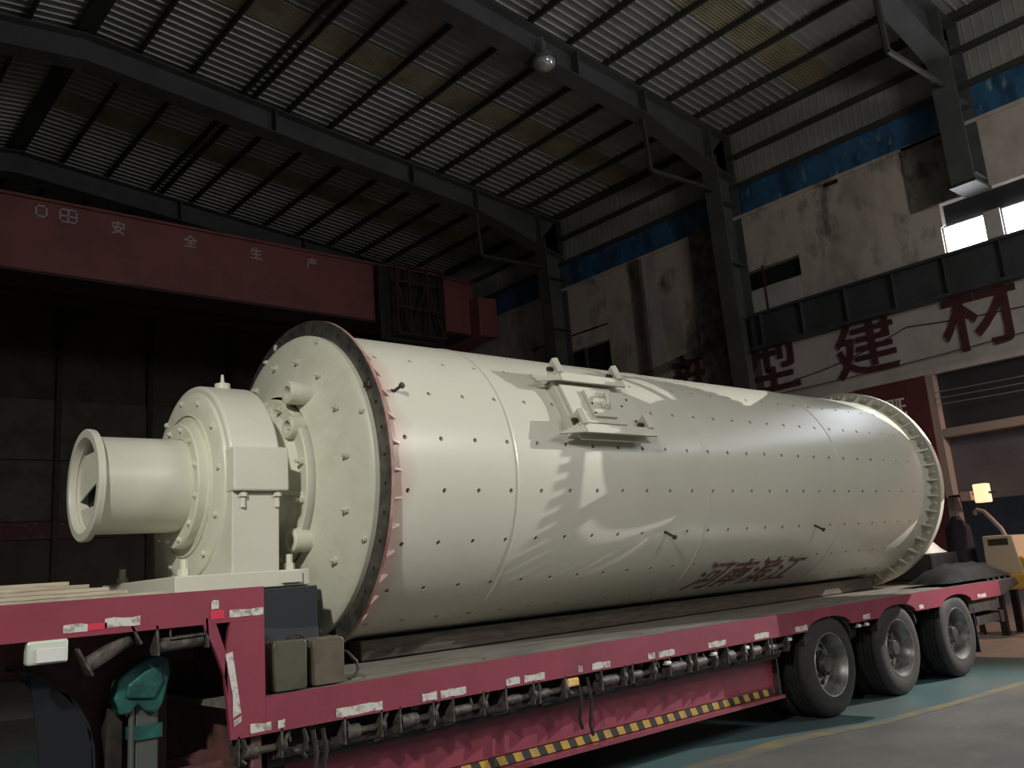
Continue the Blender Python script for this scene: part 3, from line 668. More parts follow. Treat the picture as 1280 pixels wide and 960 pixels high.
for u, v in ((-0.11, -0.02), (-0.12, -0.12), (0.10, 0.02), (0.33, 0.02), (0.42, -0.14), (0.44, 0.1)):
    obj('cover_stud', MB().cyl(hp(u, v, 0.05), hp(u, v, (0.122 if u < 0.2 else 0.072)), 0.011, n=6), 'bolt_steel', mh)

# ================================================================== TRUNNION BEARING
tb = thing('trunnion_bearing', 'cream bearing housing on a pedestal round the feed end neck', 'bearing', (2.5, YA, 1.61))
CX0, CX1, CR = 2.385, 2.745, 0.715
def arc(r, a0, a1, n, cy=YA, cz=ZA): return [(cy - r*math.cos(R(a0+(a1-a0)*i/n)), cz + r*math.sin(R(a0+(a1-a0)*i/n))) for i in range(n+1)]
cap = MB()
prof = arc(CR, 0, 180, 36) + arc(0.46, 180, 0, 36)
cap.prism(prof, 'X', CX0, CX1)
obj('bearing_cap', cap, 'cream_paint', tb, smooth=30, bevel=0.02)
obj('face_plate', MB().lathe([(CX0+0.01, 0.44), (CX0-0.035, 0.44), (CX0-0.04, 0.60), (CX0-0.02, 0.655), (CX0+0.01, 0.67)], (YA, ZA), 'X', 64), 'cream_casting', tb)
for k in range(12): obj('face_bolt', stud(R(30*k+5), 0.605, CX0-0.036, 0.012, 0.68), 'cream_casting', tb)
for sgn in (-1, 1):
    y0, y1 = (YA-0.775, YA-0.60) if sgn < 0 else (YA+0.60, YA+0.775)
    obj('cap_lug', MB().box(CX0-0.008, CX1+0.02, y0, y1, 2.235, 2.53), 'cream_paint', tb, smooth=0, bevel=0.012)
    yb = YA + sgn*0.735
    for x in (CX0+0.07, CX1-0.05):
        obj('lug_bolt', MB().cyl((x, yb, 2.13), (x, yb, 2.24), 0.016, n=8).cyl((x, yb, 2.20), (x, yb, 2.225), 0.032, n=6), 'cream_casting', tb)
obj('pedestal', MB().prism([(YA-0.71, 1.71), (YA+0.71, 1.71), (YA+0.73, 2.235)] + arc(0.47, 180, 360, 24) + [(YA-0.73, 2.235)], 'X', CX0+0.0, CX1-0.03), 'cream_paint', tb, smooth=0, bevel=0.01)
obj('base_plate', MB().box(2.02, 2.93, YA-0.72, YA+0.74, 1.608, 1.715), 'cream_paint', tb, smooth=0, bevel=0.008)
obj('base_lug', MB().box(2.72, 2.86, YA-0.745, YA-0.72, 1.63, 1.70), 'cream_paint', tb, smooth=0)
for x, y in ((2.84, YA-0.6), (2.12, YA-0.6), (2.12, YA+0.6), (2.84, YA+0.6)):
    obj('anchor_bolt', MB().cyl((x, y, 1.70), (x, y, 1.76), 0.038, n=6).cyl((x, y, 1.76), (x, y, 1.82), 0.024, n=8), 'cream_casting', tb)
obj('lifting_eye', MB().cyl((2.58, YA-0.12, ZA+CR-0.03), (2.58, YA-0.12, ZA+CR+0.02), 0.055, n=16).cyl((2.58, YA-0.12, ZA+CR+0.02), (2.58, YA-0.12, ZA+CR+0.09), 0.016, 0.010, n=8), 'cream_paint', tb)

# ================================================================== LOW-BED TRAILER
YN, YFAR = 4.76, 7.76
tr = thing('lowbed_trailer', 'magenta red lowbed truck trailer carrying the drum', 'trailer', (6.0, YA, 0))
WX = (8.06, 9.46, 10.92)
def rail_poly():
    bot = [(2.231, 0.83)]
    for c in WX:
        for i in range(13):
            a = PI - PI*i/12
            bot.append((c + 0.40*math.cos(a), 0.83 + 0.105*math.sin(a)))
    bot.append((12.2, 0.83))
    return bot + [(12.2, 1.02), (2.231, 1.02)]
obj('side_rail', MB().prism(rail_poly(), 'Y', YN, YN+0.035), 'trailer_red', tr, smooth=0)
obj('side_rail', MB().prism(rail_poly(), 'Y', YFAR-0.035, YFAR), 'trailer_red', tr, smooth=0)
obj('deck', MB().box(2.03, 12.2, YN+0.035, YFAR-0.035, 0.985, 1.018), 'deck_plate', tr, smooth=0)
for sy in (YN+0.18, YFAR-0.42):
    for k in range(6):
        obj('tread_plate', MB().box(2.30+k*1.62, 2.30+k*1.62+1.60, sy, sy+0.24, 1.018, 1.024), 'deck_plate', tr, smooth=0)
# gooseneck
obj('neck_rail', MB().box(-4.0, 2.23, YN, YN+0.035, 1.435, 1.612), 'trailer_red', tr, smooth=0)
obj('neck_rail', MB().box(-4.0, 2.23, YFAR-0.035, YFAR, 1.435, 1.612), 'trailer_red', tr, smooth=0)
obj('neck_deck', MB().box(-4.0, 2.23, YN+0.035, YFAR-0.035, 1.575, 1.605), 'deck_plate', tr, smooth=0)
for k in range(7): obj('cross_member', MB().box(-3.6+k*0.9, -3.5+k*0.9, YN+0.04, YFAR-0.04, 1.44, 1.575), 'chassis_black', tr, smooth=0)
for y in (5.45, 6.95): obj('neck_beam', MB().box(-4.0, 2.1, y, y+0.14, 1.22, 1.575), 'trailer_dark_red', tr, smooth=0)
post = [(1.885, 1.44), (2.23, 1.44), (2.23, 0.84), (2.03, 0.84), (2.022, 0.95), (2.0, 1.16), (1.955, 1.28)]
for y0, y1 in ((YN, YN+0.03), (YFAR-0.03, YFAR)):
    # corner plate with a triangular cut-out, built from the pieces around it
    obj('corner_plate', MB().prism([(2.035, 1.436), (2.23, 1.436), (2.23, 0.83), (2.03, 0.83), (2.022, 0.95), (2.0, 1.16), (2.01, 1.28)], 'Y', y0, y1), 'trailer_red', tr, smooth=0)
    obj('corner_brace', MB().prism([(1.885, 1.436), (1.955, 1.436), (2.012, 1.27), (2.02, 1.05), (2.0, 1.16), (1.955, 1.285)], 'Y', y0, y1), 'trailer_red', tr, smooth=0)
obj('step_bulkhead', MB().box(2.16, 2.22, YN+0.04, YFAR-0.04, 0.45, 1.575), 'trailer_dark_red', tr, smooth=0)
# main beams (lower red side with hazard tape)
for yb in (5.0, 7.46):
    mbm = obj('main_beam', MB().box(2.45, 7.38, yb, yb+0.03, 0.30, 0.985), 'trailer_red', tr, smooth=0)
    obj('beam_flange', MB().box(2.25, 7.42, yb-0.06, yb+0.12, 0.262, 0.292), 'trailer_red', mbm, smooth=0)
    obj('beam_flange', MB().box(2.45, 7.40, yb-0.05, yb+0.12, 0.94, 0.985), 'chassis_black', mbm, smooth=0)
    if yb < 6:
        k = 0; x = 2.5
        while x < 7.3:
            a = (x, 0.295); s = 0.075
            obj('hazard_stripe', MB().prism([(x+0.03, 0.30), (x+s+0.03, 0.30), (x+s, 0.36), (x, 0.36)], 'Y', yb-0.003, yb), 'hazard_black' if k % 2 else 'hazard_yellow', mbm, smooth=0)
            x += s; k += 1
        obj('scrape_edge', MB().box(2.6, 7.3, yb-0.012, yb, 0.372, 0.380), 'trailer_red', mbm, smooth=0)
        obj('end_bracket', MB().box(7.36, 7.385, yb-0.05, yb+0.3, 0.28, 0.72), 'winch_iron', mbm, smooth=0)
obj('centre_beam', MB().box(2.2, 12.0, 5.9, 6.6, 0.5, 0.98), 'chassis_black', tr, smooth=0)
for k in range(14): obj('outrigger', MB().box(2.5+k*0.7, 2.56+k*0.7, YN+0.04, YFAR-0.04, 0.80, 0.985), 'chassis_black', tr, smooth=0)
obj('pipe_run', MB().cyl((2.3, YN+0.10, 0.70), (7.3, YN+0.10, 0.70), 0.028, n=10), 'winch_iron', tr)
obj('pipe_run', MB().cyl((2.3, YN+0.16, 0.64), (7.3, YN+0.16, 0.64), 0.020, n=8), 'chassis_black', tr)
# strap winches hung under the rail
def winch(x):
    rr = random.uniform(0.030, 0.052)
    o = obj('strap_winch', MB().cyl((x-0.12, YN+0.05, 0.745), (x+0.12, YN+0.05, 0.745), 0.02, n=10).cyl((x-0.10, YN+0.05, 0.745), (x+random.uniform(-.02, .09), YN+0.05, 0.745), rr, n=12), 'winch_iron', tr)
    obj('winch_bracket', MB().box(x-0.13, x-0.118, YN+0.0, YN+0.12, 0.69, 0.84), 'winch_iron', o, smooth=0)
    obj('winch_bracket', MB().box(x+0.118, x+0.13, YN+0.0, YN+0.12, 0.69, 0.84), 'winch_iron', o, smooth=0)
    obj('ratchet_wheel', MB().cyl((x+0.13, YN+0.05, 0.745), (x+0.155, YN+0.05, 0.745), 0.055, n=14), 'chassis_black', o)
    obj('winch_pawl', MB().obox((x+0.16, YN+0.03, 0.79), (0.5, 0, 0.86), (0, 1, 0), (-0.86, 0, 0.5), 0.05, 0.012, 0.010), 'winch_iron', o, smooth=0)
for x in (2.20, 2.84, 3.22, 3.62, 4.06, 4.36, 4.98, 5.32, 5.76, 6.10, 6.52, 6.88, 7.18): winch(x)
for x, z0, l in ((2.52, 0.80, 0.32), (2.58, 0.80, 0.30), (4.62, 0.80, 0.34), (4.72, 0.80, 0.40), (2.10, 0.83, 0.14), (2.46, 0.82, 0.16)):
    obj('hook_chain', MB().tube([(x, YN+0.02, z0), (x+0.015, YN+0.01, z0-l*0.4), (x-0.01, YN+0.02, z0-l*0.8), (x+0.02, YN+0.03, z0-l)], 0.014, 6), 'chassis_black', tr)
obj('gap_dark_backing', MB().box(2.30, 7.36, 4.90, 4.99, 0.635, 0.94), 'chassis_black', tr, smooth=0)  # black backing added behind the gap, stands in for shadow and dirt
for k in range(16):
    x = 2.40 + k*0.31 + random.uniform(-.06, .06)
    obj('rope_hook', MB().tube([(x, YN+0.05, 0.835), (x, YN+0.03, 0.80), (x+0.01, YN+0.03, 0.765), (x+0.02, YN+0.055, 0.76)], 0.009, 6), 'winch_iron', tr)
for k in range(10):
    x0 = 2.45 + k*0.47 + random.uniform(-.1, .1)
    obj('strap_tail', MB().prism([(x0, 0.655), (x0+0.22, 0.66), (x0+0.30, 0.70), (x0+0.26, 0.715), (x0+0.2, 0.69), (x0, 0.69)], 'Y', YN+0.10, YN+0.125), 'winch_iron', tr, smooth=0)
# winches and frame bits under the gooseneck
for x, a in ((1.42, 0.5), (1.78, 0.05)):
    d = Vector((math.cos(a), 0, math.sin(a)))
    c = Vector((x, YN+0.06, 1.375 - (0.02 if a < .2 else 0.03)))
    o = obj('strap_winch', MB().cyl(c-d*0.12, c+d*0.12, 0.038, n=12), 'winch_iron', tr)
    for s in (-1, 1): obj('winch_bracket', MB().obox(c + d*0.13*s + Vector((0, 0, 0.03)), d, (0, 1, 0), Vector((0, 1, 0)).cross(d)*-1, 0.006, 0.06, 0.075), 'winch_iron', o, smooth=0)
obj('winch_frame', MB().tube([(1.72, YN+0.02, 1.43), (1.72, YN+0.02, 1.38), (1.90, YN+0.02, 1.385), (1.90, YN+0.02, 1.43)], 0.007, 6), 'winch_iron', tr)
# reflective tape pieces on the rails
def tape(x0, x1, z0, z1, m='tape_white'):
    n = max(3, int((x1-x0)/0.035)); top = []; bot = []
    for i in range(n+1):
        x = x0 + (x1-x0)*i/n
        top.append((x, z1 - random.uniform(0, 0.010))); bot.append((x, z0 + random.uniform(0, 0.006)))
    obj('reflective_tape', MB().prism(bot + top[::-1], 'Y', YN-0.0025, YN), m, tr, smooth=0)
tape(1.20, 1.31, 1.455, 1.50); tape(1.31, 1.40, 1.458, 1.50, 'tape_red'); tape(1.39, 1.56, 1.462, 1.515)
tape(1.925, 2.0, 1.455, 1.505, 'tape_red'); tape(2.03, 2.225, 1.455, 1.502); tape(1.93, 1.97, 1.51, 1.56)
obj('reflective_tape', MB().prism([(2.005, 1.27), (2.045, 1.28), (2.09, 0.96), (2.045, 0.94), (2.045, 1.05)], 'Y', YN-0.0025, YN), 'tape_white', tr, smooth=0)
obj('reflective_tape', MB().prism([(2.048, 0.925), (2.092, 0.945), (2.09, 0.915), (2.05, 0.895)], 'Y', YN-0.0025, YN), 'tape_white', tr, smooth=0)
for x0, x1 in ((2.14, 2.26), (2.30, 2.34), (2.66, 2.97), (3.26, 3.37), (3.40, 3.60), (3.94, 4.06), (4.10, 4.29), (4.62, 4.66), (4.76, 4.95), (5.38, 5.46), (5.50, 5.70), (6.14, 6.38), (6.80, 7.02), (7.45, 7.66), (8.70, 8.85), (9.95, 10.05), (11.5, 11.75)):
    tape(x0, x1, 0.842, 0.895)
# marker lamps
def marker(x, z, m, s=1.0):
    o = obj('marker_lamp', MB().box(x-0.05*s, x+0.05*s, YN-0.005, YN+0.05, z-0.024*s, z+0.026*s), m, tr, smooth=0, bevel=0.012)
    obj('lamp_bracket', MB().box(x-0.06*s, x+0.06*s, YN+0.02, YN+0.06, z, 0.84), 'chassis_black', o, smooth=0)
marker(4.56, 0.785, 'amber_lens', 1.15)
for x in (5.62, 6.22, 6.68, 7.35, 8.62, 8.78): marker(x, 0.79, 'white_lens', 0.62)
sl = obj('side_lamp', MB().box(1.045, 1.225, YN-0.01, YN+0.06, 1.325, 1.435), 'pale_lamp', tr, smooth=0, bevel=0.012)
obj('lamp_lens', MB().box(1.085, 1.21, YN-0.016, YN-0.008, 1.335, 1.395), 'white_lens', sl, smooth=0)
# landing gear, mudguard, mounting plate
obj('leg_bracket', MB().prism([(1.0, 1.43), (1.82, 1.43), (1.86, 1.1), (1.86, 0.35), (1.50, 0.35), (1.42, 0.9), (1.25, 1.22), (1.0, 1.26)], 'Y', 5.22, 5.26), 'trailer_dark_red', tr, smooth=0)
lg = obj('landing_leg', MB().box(1.62, 1.74, 5.0, 5.12, 0.10, 1.12), 'leg_tube', tr, smooth=0, bevel=0.01)
gb = [(1.50, 1.10), (1.52, 1.19), (1.58, 1.24), (1.66, 1.285), (1.73, 1.30), (1.78, 1.28), (1.79, 1.20), (1.75, 1.05), (1.72, 1.0), (1.66, 1.02), (1.62, 1.06), (1.58, 1.02), (1.53, 1.02)]
obj('gear_box', MB().prism(gb, 'Y', 4.96, 5.06), 'green_paint', lg, smooth=0, bevel=0.012)
obj('gear_box_cover', MB().prism([(1.555, 1.10), (1.565, 1.165), (1.65, 1.225), (1.735, 1.245), (1.745, 1.16), (1.70, 1.08), (1.62, 1.09)], 'Y', 4.94, 4.97), 'green_paint', lg, smooth=0, bevel=0.01)
obj('leg_collar', MB().box(1.605, 1.755, 4.985, 5.135, 0.88, 0.95), 'green_paint', lg, smooth=0)
obj('leg_foot', MB().box(1.54, 1.82, 4.92, 5.20, 0.0, 0.10), 'leg_tube', lg, smooth=0, bevel=0.01)
obj('crank_rod', MB().cyl((1.60, 5.0, 0.3), (1.60, 5.0, 1.06), 0.016, n=8), 'leg_tube', lg)
obj('leg_rear_tube', MB().box(1.50, 1.58, 5.08, 5.16, 0.3, 1.05), 'chassis_black', lg, smooth=0)
mg = MB(); pts = [(1.06, 1.30), (1.16, 1.26), (1.26, 1.19), (1.345, 1.10), (1.40, 1.00), (1.43, 0.88), (1.44, 0.70), (1.44, 0.45)]
mg.prism(pts + [(x-0.012, z-0.008) for x, z in pts[::-1]], 'Y', 5.02, 5.70)
obj('mudguard', mg, 'dull_black_sheet', tr, smooth=60)
obj('mudflap', MB().prism([(1.12, 1.27), (1.30, 1.15), (1.41, 0.95), (1.43, 0.45), (1.20, 0.45), (1.17, 0.9)], 'Y', 5.02, 5.03), 'dull_black_sheet', tr, smooth=0)
obj('cross_pipe', MB().cyl((1.86, 5.2, 0.62), (2.2, 5.2, 0.62), 0.05, n=10), 'trailer_dark_red', tr)
obj('neck_brace', MB().prism([(1.86, 0.40), (2.5, 0.40), (2.5, 0.66), (2.1, 0.72), (1.86, 0.70)], 'Y', 5.30, 5.36), 'trailer_dark_red', tr, smooth=0)
# wheels: dual tyres on the near side
def wheel(x):
    z = 0.485
    m = MB()
    for y0 in (YN+0.03, YN+0.36):
        y1 = y0 + 0.30
        prof = [(y0+0.05, 0.285), (y0+0.012, 0.30), (y0, 0.36), (y0+0.006, 0.42), (y0+0.03, 0.465), (y0+0.05, 0.478)]
        for g in range(4):
            c = y0 + 0.08 + g*0.047
            prof += [(c-0.022, 0.482), (c-0.006, 0.484), (c-0.005, 0.472), (c+0.005, 0.472), (c+0.006, 0.484)]
        prof += [(y1-0.05, 0.478), (y1-0.03, 0.465), (y1-0.006, 0.42), (y1, 0.36), (y1-0.012, 0.30), (y1-0.05, 0.285)]
        m.lathe(prof, (x, z), 'Y', 56)
    t = obj('tyre', m, 'rubber', tr, smooth=40)
    y = YN + 0.03
    obj('rim', MB().lathe([(y+0.02, 0.302), (y+0.008, 0.296), (y+0.008, 0.286), (y+0.035, 0.272), (y+0.06, 0.255), (y+0.12, 0.245), (y+0.175, 0.235), (y+0.185, 0.215), (y+0.178, 0.20), (y+0.150, 0.15), (y+0.145, 0.13)], (x, z), 'Y', 56), 'rim_silver', t)
    obj('hub', MB().lathe([(y+0.15, 0.14), (y+0.142, 0.12), (y+0.135, 0.088), (y+0.07, 0.080), (y+0.055, 0.068), (y+0.05, 0.0)], (x, z), 'Y', 32), 'hub_dark', t)
    hh = MB(); nb = MB()
    for k in range(8):
        a = 2*PI*k/8 + 0.2
        p = (x + 0.178*math.cos(a), z + 0.178*math.sin(a))
        obj('hand_hole', MB().cyl((p[0], y+0.150, p[1]), (p[0], y+0.175, p[1]), 0.026, n=12), 'hole_black', t)
    for k in range(10):
        a = 2*PI*k/10
        p = (x + 0.115*math.cos(a), z + 0.115*math.sin(a)); nb.cyl((p[0], y+0.115, p[1]), (p[0], y+0.145, p[1]), 0.014, n=6)
    obj('wheel_nuts', nb, 'winch_iron', t, kind='stuff')
for x in WX:
    wheel(x)
    obj('axle', MB().cyl((x, YN+0.5, 0.485), (x, YFAR-0.1, 0.485), 0.07, n=12), 'chassis_black', tr)
    fd = [(x + 0.44*math.cos(PI - PI*i/12), 0.72 + 0.245*math.sin(PI - PI*i/12)) for i in range(13)]
    obj('wheel_arch', MB().prism(fd + [(px*1.0 + (x-px)*0.03, pz-0.02) for px, pz in fd[::-1]], 'Y', YN+0.035, YN+0.70), 'chassis_black', tr, smooth=60)
for x in (8.73, 10.11): obj('air_tank', MB().cyl((x-0.16, YN+0.3, 0.72), (x+0.16, YN+0.3, 0.72), 0.10, n=16), 'chassis_black', tr)
obj('rear_bumper', MB().box(12.20, 12.32, YN+0.05, YFAR-0.05, 0.50, 0.64), 'chassis_black', tr, smooth=0)
obj('bumper_arm', MB().box(11.5, 12.25, YN+0.06, YN+0.14, 0.52, 0.62), 'chassis_black', tr, smooth=0)
obj('tail_box', MB().box(11.3, 12.2, YN+0.04, YN+0.34, 0.68, 0.83), 'chassis_black', tr, smooth=0)
obj('mudflap', MB().box(11.40, 11.42, YN+0.04, YN+0.70, 0.22, 0.75), 'dull_black_sheet', tr, smooth=0)
# folded ramps at the tail
for y in (YN+0.05, YFAR-0.9):
    rp = obj('loading_ramp', MB().prism([(11.9, 1.02), (12.9, 1.02), (13.0, 0.92), (12.4, 0.82), (12.2, 0.84), (12.2, 1.0)], 'Y', y, y+0.85), 'chassis_black', tr, smooth=0, bevel=0.02)
    for k in range(5): obj('ramp_cleat', MB().box(12.0+k*0.18, 12.05+k*0.18, y, y+0.85, 1.02, 1.05), 'chassis_black', rp, smooth=0)

# ---- things lying on the trailer
for y, nm in ((YA-0.30, 'long dark timber under the near side of the drum'), (YA+0.30, 'long dark timber under the far side of the drum')):
    tag(obj('timber_skid', MB().box(3.5, 11.1, y-0.09, y+0.09, 1.026, 1.172), 'timber', bevel=0.008), nm, 'timber', 'timber skids under the drum')
tag(obj('packing_box', MB().box(2.46, 2.94, 5.46, 6.9, 1.025, 1.60), 'slate_paint', smooth=0, bevel=0.006), 'dark slate steel box under the bearing base', 'box')
def jerry(x0, x1, y0, y1, h, m, label):
    b = MB(); n = 5; pr = []
    r = 0.03
    for cx, cz, a0 in ((x1-r, 1.025+h-r, 0), (x0+r, 1.025+h-r, 90)):
        for i in range(n+1): pr.append((cx + r*math.cos(R(a0+90*i/n)), cz + r*math.sin(R(a0+90*i/n))))
    pr += [(x0+0.006, 1.035), (x0+0.015, 1.025), (x1-0.015, 1.025), (x1-0.006, 1.035)]
    b.prism(pr, 'Y', y0, y1)
    t = tag(obj('jerry_can', b, m, smooth=30, bevel=0.018), label, 'canister', 'canisters on the trailer edge')
    obj('pressed_seam', MB().box(x0-0.002, x1+0.002, (y0+y1)/2-0.004, (y0+y1)/2+0.004, 1.03, 1.025+h+0.004), m, t, smooth=0)
    obj('can_cap', MB().cyl((x1-0.055, (y0+y1)/2+0.03, 1.025+h-0.02), (x1-0.055, (y0+y1)/2+0.03, 1.025+h+0.008), 0.024, n=14), 'chassis_black', t)
    return t
jerry(2.31, 2.52, 4.82, 4.97, 0.275, 'olive_can', 'dark olive canister nearest the red corner post')
jerry(2.565, 2.775, 4.84, 5.0, 0.265, 'brown_can', 'brown canister with a black strap loop on its right')
tag(obj('strap_loop', MB().tube([(2.79, 4.90, 1.20), (2.82, 4.89, 1.19), (2.87, 4.87, 1.13), (2.875, 4.86, 1.08), (2.84, 4.85, 1.05), (2.80, 4.85, 1.036)], 0.009, 6), 'chassis_black'), 'black strap loop lying beside the brown canister', 'strap')
tag(obj('can_strap', MB().tube([(2.42, 4.86, 1.312), (2.46, 4.86, 1.325), (2.50, 4.87, 1.325), (2.535, 4.88, 1.305), (2.542, 4.9, 1.2), (2.542, 4.9, 1.04)], 0.008, 6), 'chassis_black'), 'black strap over the olive canister', 'strap')
for k, (x1, y0, y1, dz) in enumerate(((1.78, 4.95, 5.6, 0.0), (1.58, 5.0, 5.75, 0.022), (1.50, 5.05, 5.8, 0.044), (1.42, 5.12, 5.9, 0.066), (1.34, 5.2, 6.0, 0.088))):
    tag(obj('wooden_board', MB().prism([(-0.9, y0), (x1, y0+0.02), (x1-0.12, y1), (-0.9, y1)], 'Z', 1.606+dz, 1.606+dz+0.020), 'board', smooth=0, bevel=0.003),
        ['lowest and longest pale board in the stack on the trailer neck', 'second pale board from the bottom of the stack', 'middle pale board in the stack on the trailer neck', 'pale board second from the top of the stack', 'topmost pale board in the stack on the trailer neck'][k], 'board', 'boards stacked on the trailer neck')
# black tarpaulin heap and white bag at the tail
def heap(x0, x1, y0, y1, z0, h, seed, nx=18, ny=12):
    rnd = random.Random(seed); m = MB()
    ph = [(rnd.uniform(2, 9), rnd.uniform(2, 9), rnd.uniform(0, 6)) for _ in range(5)]
    for i in range(nx+1):
        for j in range(ny+1):
            u, v = i/nx, j/ny
            e = (1-abs(2*u-1)**3.0)*(1-abs(2*v-1)**3.0)
            z = z0 + h*e*(0.78 + 0.10*sum(math.sin(a*u*3+b*v*3+c) for a, b, c in ph)/2)
            m.v.append((x0+(x1-x0)*u, y0+(y1-y0)*v, z))
    base = len(m.v)
    for i in range(nx):
        for j in range(ny): m.f.append((i*(ny+1)+j, (i+1)*(ny+1)+j, (i+1)*(ny+1)+j+1, i*(ny+1)+j+1))
    edge = [i*(ny+1) for i in range(nx+1)] + [nx*(ny+1)+j for j in range(1, ny+1)] + [i*(ny+1)+ny for i in range(nx-1, -1, -1)] + [j for j in range(ny-1, 0, -1)]
    m.f.append(tuple(edge[::-1]))
    return m
tag(obj('tarpaulin', heap(10.95, 12.95, 4.83, 5.42, 1.056, 0.25, 3, 26, 10), 'tarp_black', smooth=60), 'crumpled black tarpaulin heaped on the trailer tail', 'tarpaulin')
tag(obj('cargo_crate', MB().box(12.05, 12.9, 5.50, 6.40, 1.056, 1.40), 'tarp_black', smooth=0, bevel=0.03), 'low black crate behind the far end of the drum', 'crate')
tag(obj('white_bag', heap(12.15, 12.75, 5.55, 6.15, 1.405, 0.24, 9, 12, 10), 'white_bag', smooth=50), 'crumpled white bag on the black crate', 'bag')

# ================================================================== GATE AREA
mc = thing('spray_machine', 'cream and yellow machine with a hose by the gate', 'machine', (15.6, 5.75, 0.0))
obj('machine_body', MB().prism([(5.60, 0.95), (6.16, 0.95), (6.14, 1.58), (5.68, 1.56)], 'X', 15.4, 16.0), 'machine_cream', mc, smooth=0, bevel=0.02)
obj('machine_base', MB().box(15.3, 16.2, 5.15, 6.16, 0.72, 0.96), 'machine_yellow', mc, smooth=0, bevel=0.03)
obj('machine_shoulder', MB().prism([(5.15, 0.96), (5.70, 0.96), (5.70, 1.26)], 'X', 15.42, 15.98), 'machine_yellow', mc, smooth=0)
for x in (15.45, 16.05):
    for y in (5.25, 6.05): obj('machine_leg', MB().box(x-0.05, x+0.05, y-0.05, y+0.05, 0, 0.72), 'chassis_black', mc, smooth=0)
obj('machine_plate', MB().box(15.385, 15.40, 5.75, 6.05, 1.42, 1.52), 'chassis_black', mc, smooth=0)
obj('machine_hose', MB().tube([(15.7, 6.30, 1.95), (15.68, 6.29, 1.99), (15.68, 6.25, 2.02), (15.68, 6.14, 1.98), (15.68, 6.05, 1.86), (15.68, 5.98, 1.76), (15.68, 5.92, 1.68), (15.68, 5.88, 1.56)], 0.035, 10), 'hose_pink', mc)
hop = thing('feed_hopper', 'dark upright hopper joined to the hose by the gate', 'hopper', (15.7, 6.62, 0.0))
obj('hopper_body', MB().lathe([(0.55, 0.05), (0.62, 0.14), (1.2, 0.22), (1.75, 0.20), (1.88, 0.10), (1.95, 0.06), (1.95, 0.0)], (15.7, 6.62), 'Z', 20), 'navy_cloth', hop)
for a in (0, 120, 240): obj('hopper_leg', MB().cyl((15.7+0.22*math.cos(R(a)), 6.62+0.22*math.sin(R(a)), 0.0), (15.7+0.16*math.cos(R(a)), 6.62+0.16*math.sin(R(a)), 0.8), 0.025, n=8), 'chassis_black', hop)
wlp = thing('gate_lamp', 'small warm lit lamp box beside the gate', 'lamp', (18.2, 7.15, 2.2))
obj('lamp_box', MB().box(18.10, 18.35, 6.98, 7.22, 2.22, 2.58), 'warm_glow', wlp, smooth=0, bevel=0.02)
obj('lamp_side_box', MB().box(18.12, 18.35, 7.28, 7.50, 2.28, 2.46), 'hose_pink', wlp, smooth=0, bevel=0.02)
obj('lamp_arm', MB().box(18.20, 18.52, 6.95, 7.75, 2.38, 2.42), 'chassis_black', wlp, smooth=0)

# ---- unseen toothed wheel and blocks, added off frame to shadow the drum
cw = thing('shadow_caster', 'added shadow caster with a toothed wheel, unseen past the right edge of the photo', 'shadow caster', (13.5, 2.28, 4.4))
CY, CZ = 2.317, 4.761
def sector(r0, r1, a0, a1, n):
    p = [(CY - r1*math.cos(R(a0+(a1-a0)*i/n)), CZ + r1*math.sin(R(a0+(a1-a0)*i/n))) for i in range(n+1)]
    q = [(CY - r0*math.cos(R(a0+(a1-a0)*i/n)), CZ + r0*math.sin(R(a0+(a1-a0)*i/n))) for i in range(n+1)]
    return p + q[::-1]
whl = MB()
for k in range(24): whl.prism(sector(0.287, 0.304, 15*k, 15*k+15, 3), 'X', 13.49, 13.51)
for k in range(48): whl.prism(sector(0.302, 0.320, 7.5*k, 7.5*k+3.9, 1), 'X', 13.49, 13.51)
for a0, a1 in ((-26, -17), (15, 74), (120, 288)):          # solid web between the oval slots
    n = max(1, round((a1-a0)/15))
    for k in range(n): whl.prism(sector(0.248, 0.288, a0+(a1-a0)*k/n, a0+(a1-a0)*(k+1)/n, 3), 'X', 13.49, 13.51)
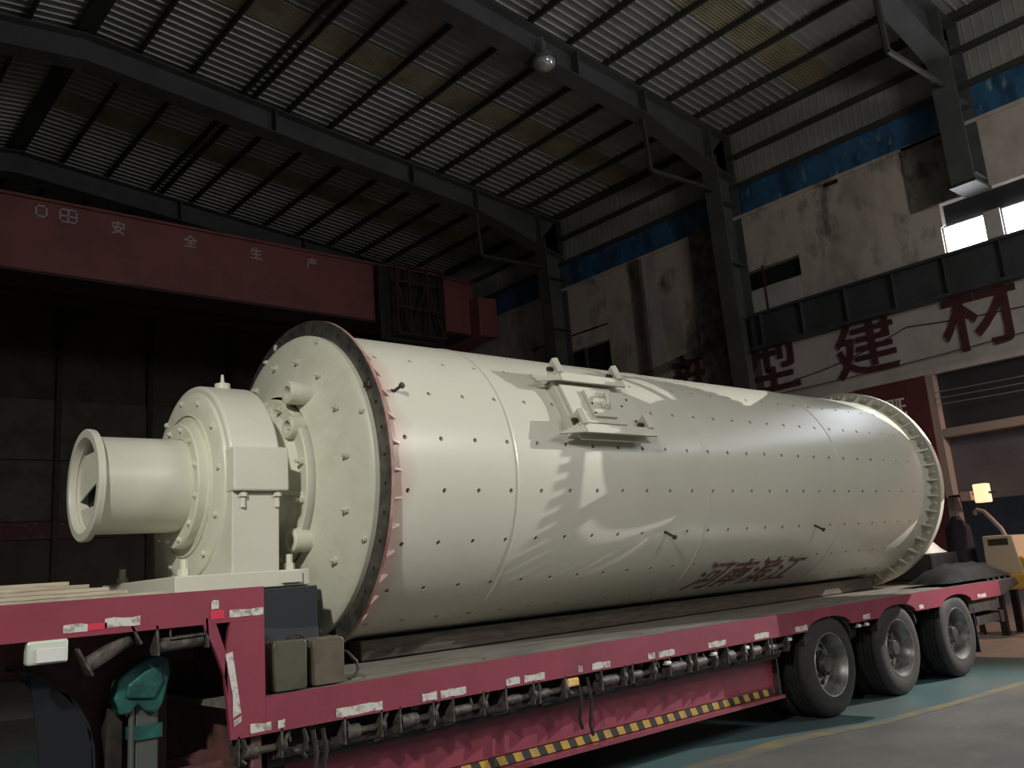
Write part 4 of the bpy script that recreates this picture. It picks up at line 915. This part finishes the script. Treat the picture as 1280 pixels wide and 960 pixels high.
for k in range(4): whl.prism(sector(0.248, 0.272, -73+12*k, -61+12*k, 3), 'X', 13.49, 13.51)
for k in range(24):
    if k in (5, 6, 7): continue
    whl.prism(sector(0.150, 0.250, 15*k, 15*k+15, 3), 'X', 13.49, 13.51)
for k in range(24): whl.prism(sector(0.0, 0.152, 15*k, 15*k+15, 3)[:-3], 'X', 13.49, 13.51)
obj('toothed_wheel', whl, 'gear_iron', cw, smooth=0)  # rim and slots shaped to give the toothed shadow on the drum
obj('shadow_block', MB().box(13.42, 13.60, 2.40, 3.55, 3.35, 4.74), 'gear_iron', cw, smooth=0, bevel=0.03)  # unseen block added to keep the flood light off the drum's far half
obj('shadow_block_edge', MB().box(13.44, 13.58, 2.23, 2.42, 3.35, 4.475), 'gear_iron', cw, smooth=0, bevel=0.02)  # added block that stops light leaking below the wheel
obj('wheel_shackle', MB().tube([(13.5, 2.33, 4.78), (13.5, 2.40, 5.1), (13.5, 2.40, 5.3)], 0.012, 6), 'gear_iron', cw)
obj('hanging_chain', MB().cyl((13.5, 2.40, 5.3), (13.95, 2.40, 12.5), 0.01, n=6), 'gear_iron', cw)

# ================================================================== LAMP FIXTURES OUTSIDE THE FRAME
def flood(name, label, pos, target):
    p = Vector(pos); d = (Vector(target)-p).normalized(); s = d.cross(Vector((0, 0, 1))).normalized(); u = s.cross(d)
    t = thing(name, label, 'lamp', (p.x, p.y, p.z-0.3))
    c = p - d*0.12
    obj('lamp_housing', MB().obox(c, s, u, d, 0.30, 0.22, 0.10), 'chassis_black', t, smooth=0, bevel=0.02)
    obj('lamp_lens', MB().obox(c + d*0.105, s, u, d, 0.26, 0.18, 0.006), 'flood_glow', t, smooth=0)
    obj('lamp_yoke', MB().obox(c - d*0.15, s, u, d, 0.03, 0.03, 0.10), 'chassis_black', t, smooth=0)
flood('flood_lamp', 'black flood lamp on the right wall beyond the photo edge', WALL_POS, (5, 5.5, 2.6))
flood('flood_lamp', 'black flood lamp high behind the camera', KEY_POS, (3.2, 6.6, 1.4))
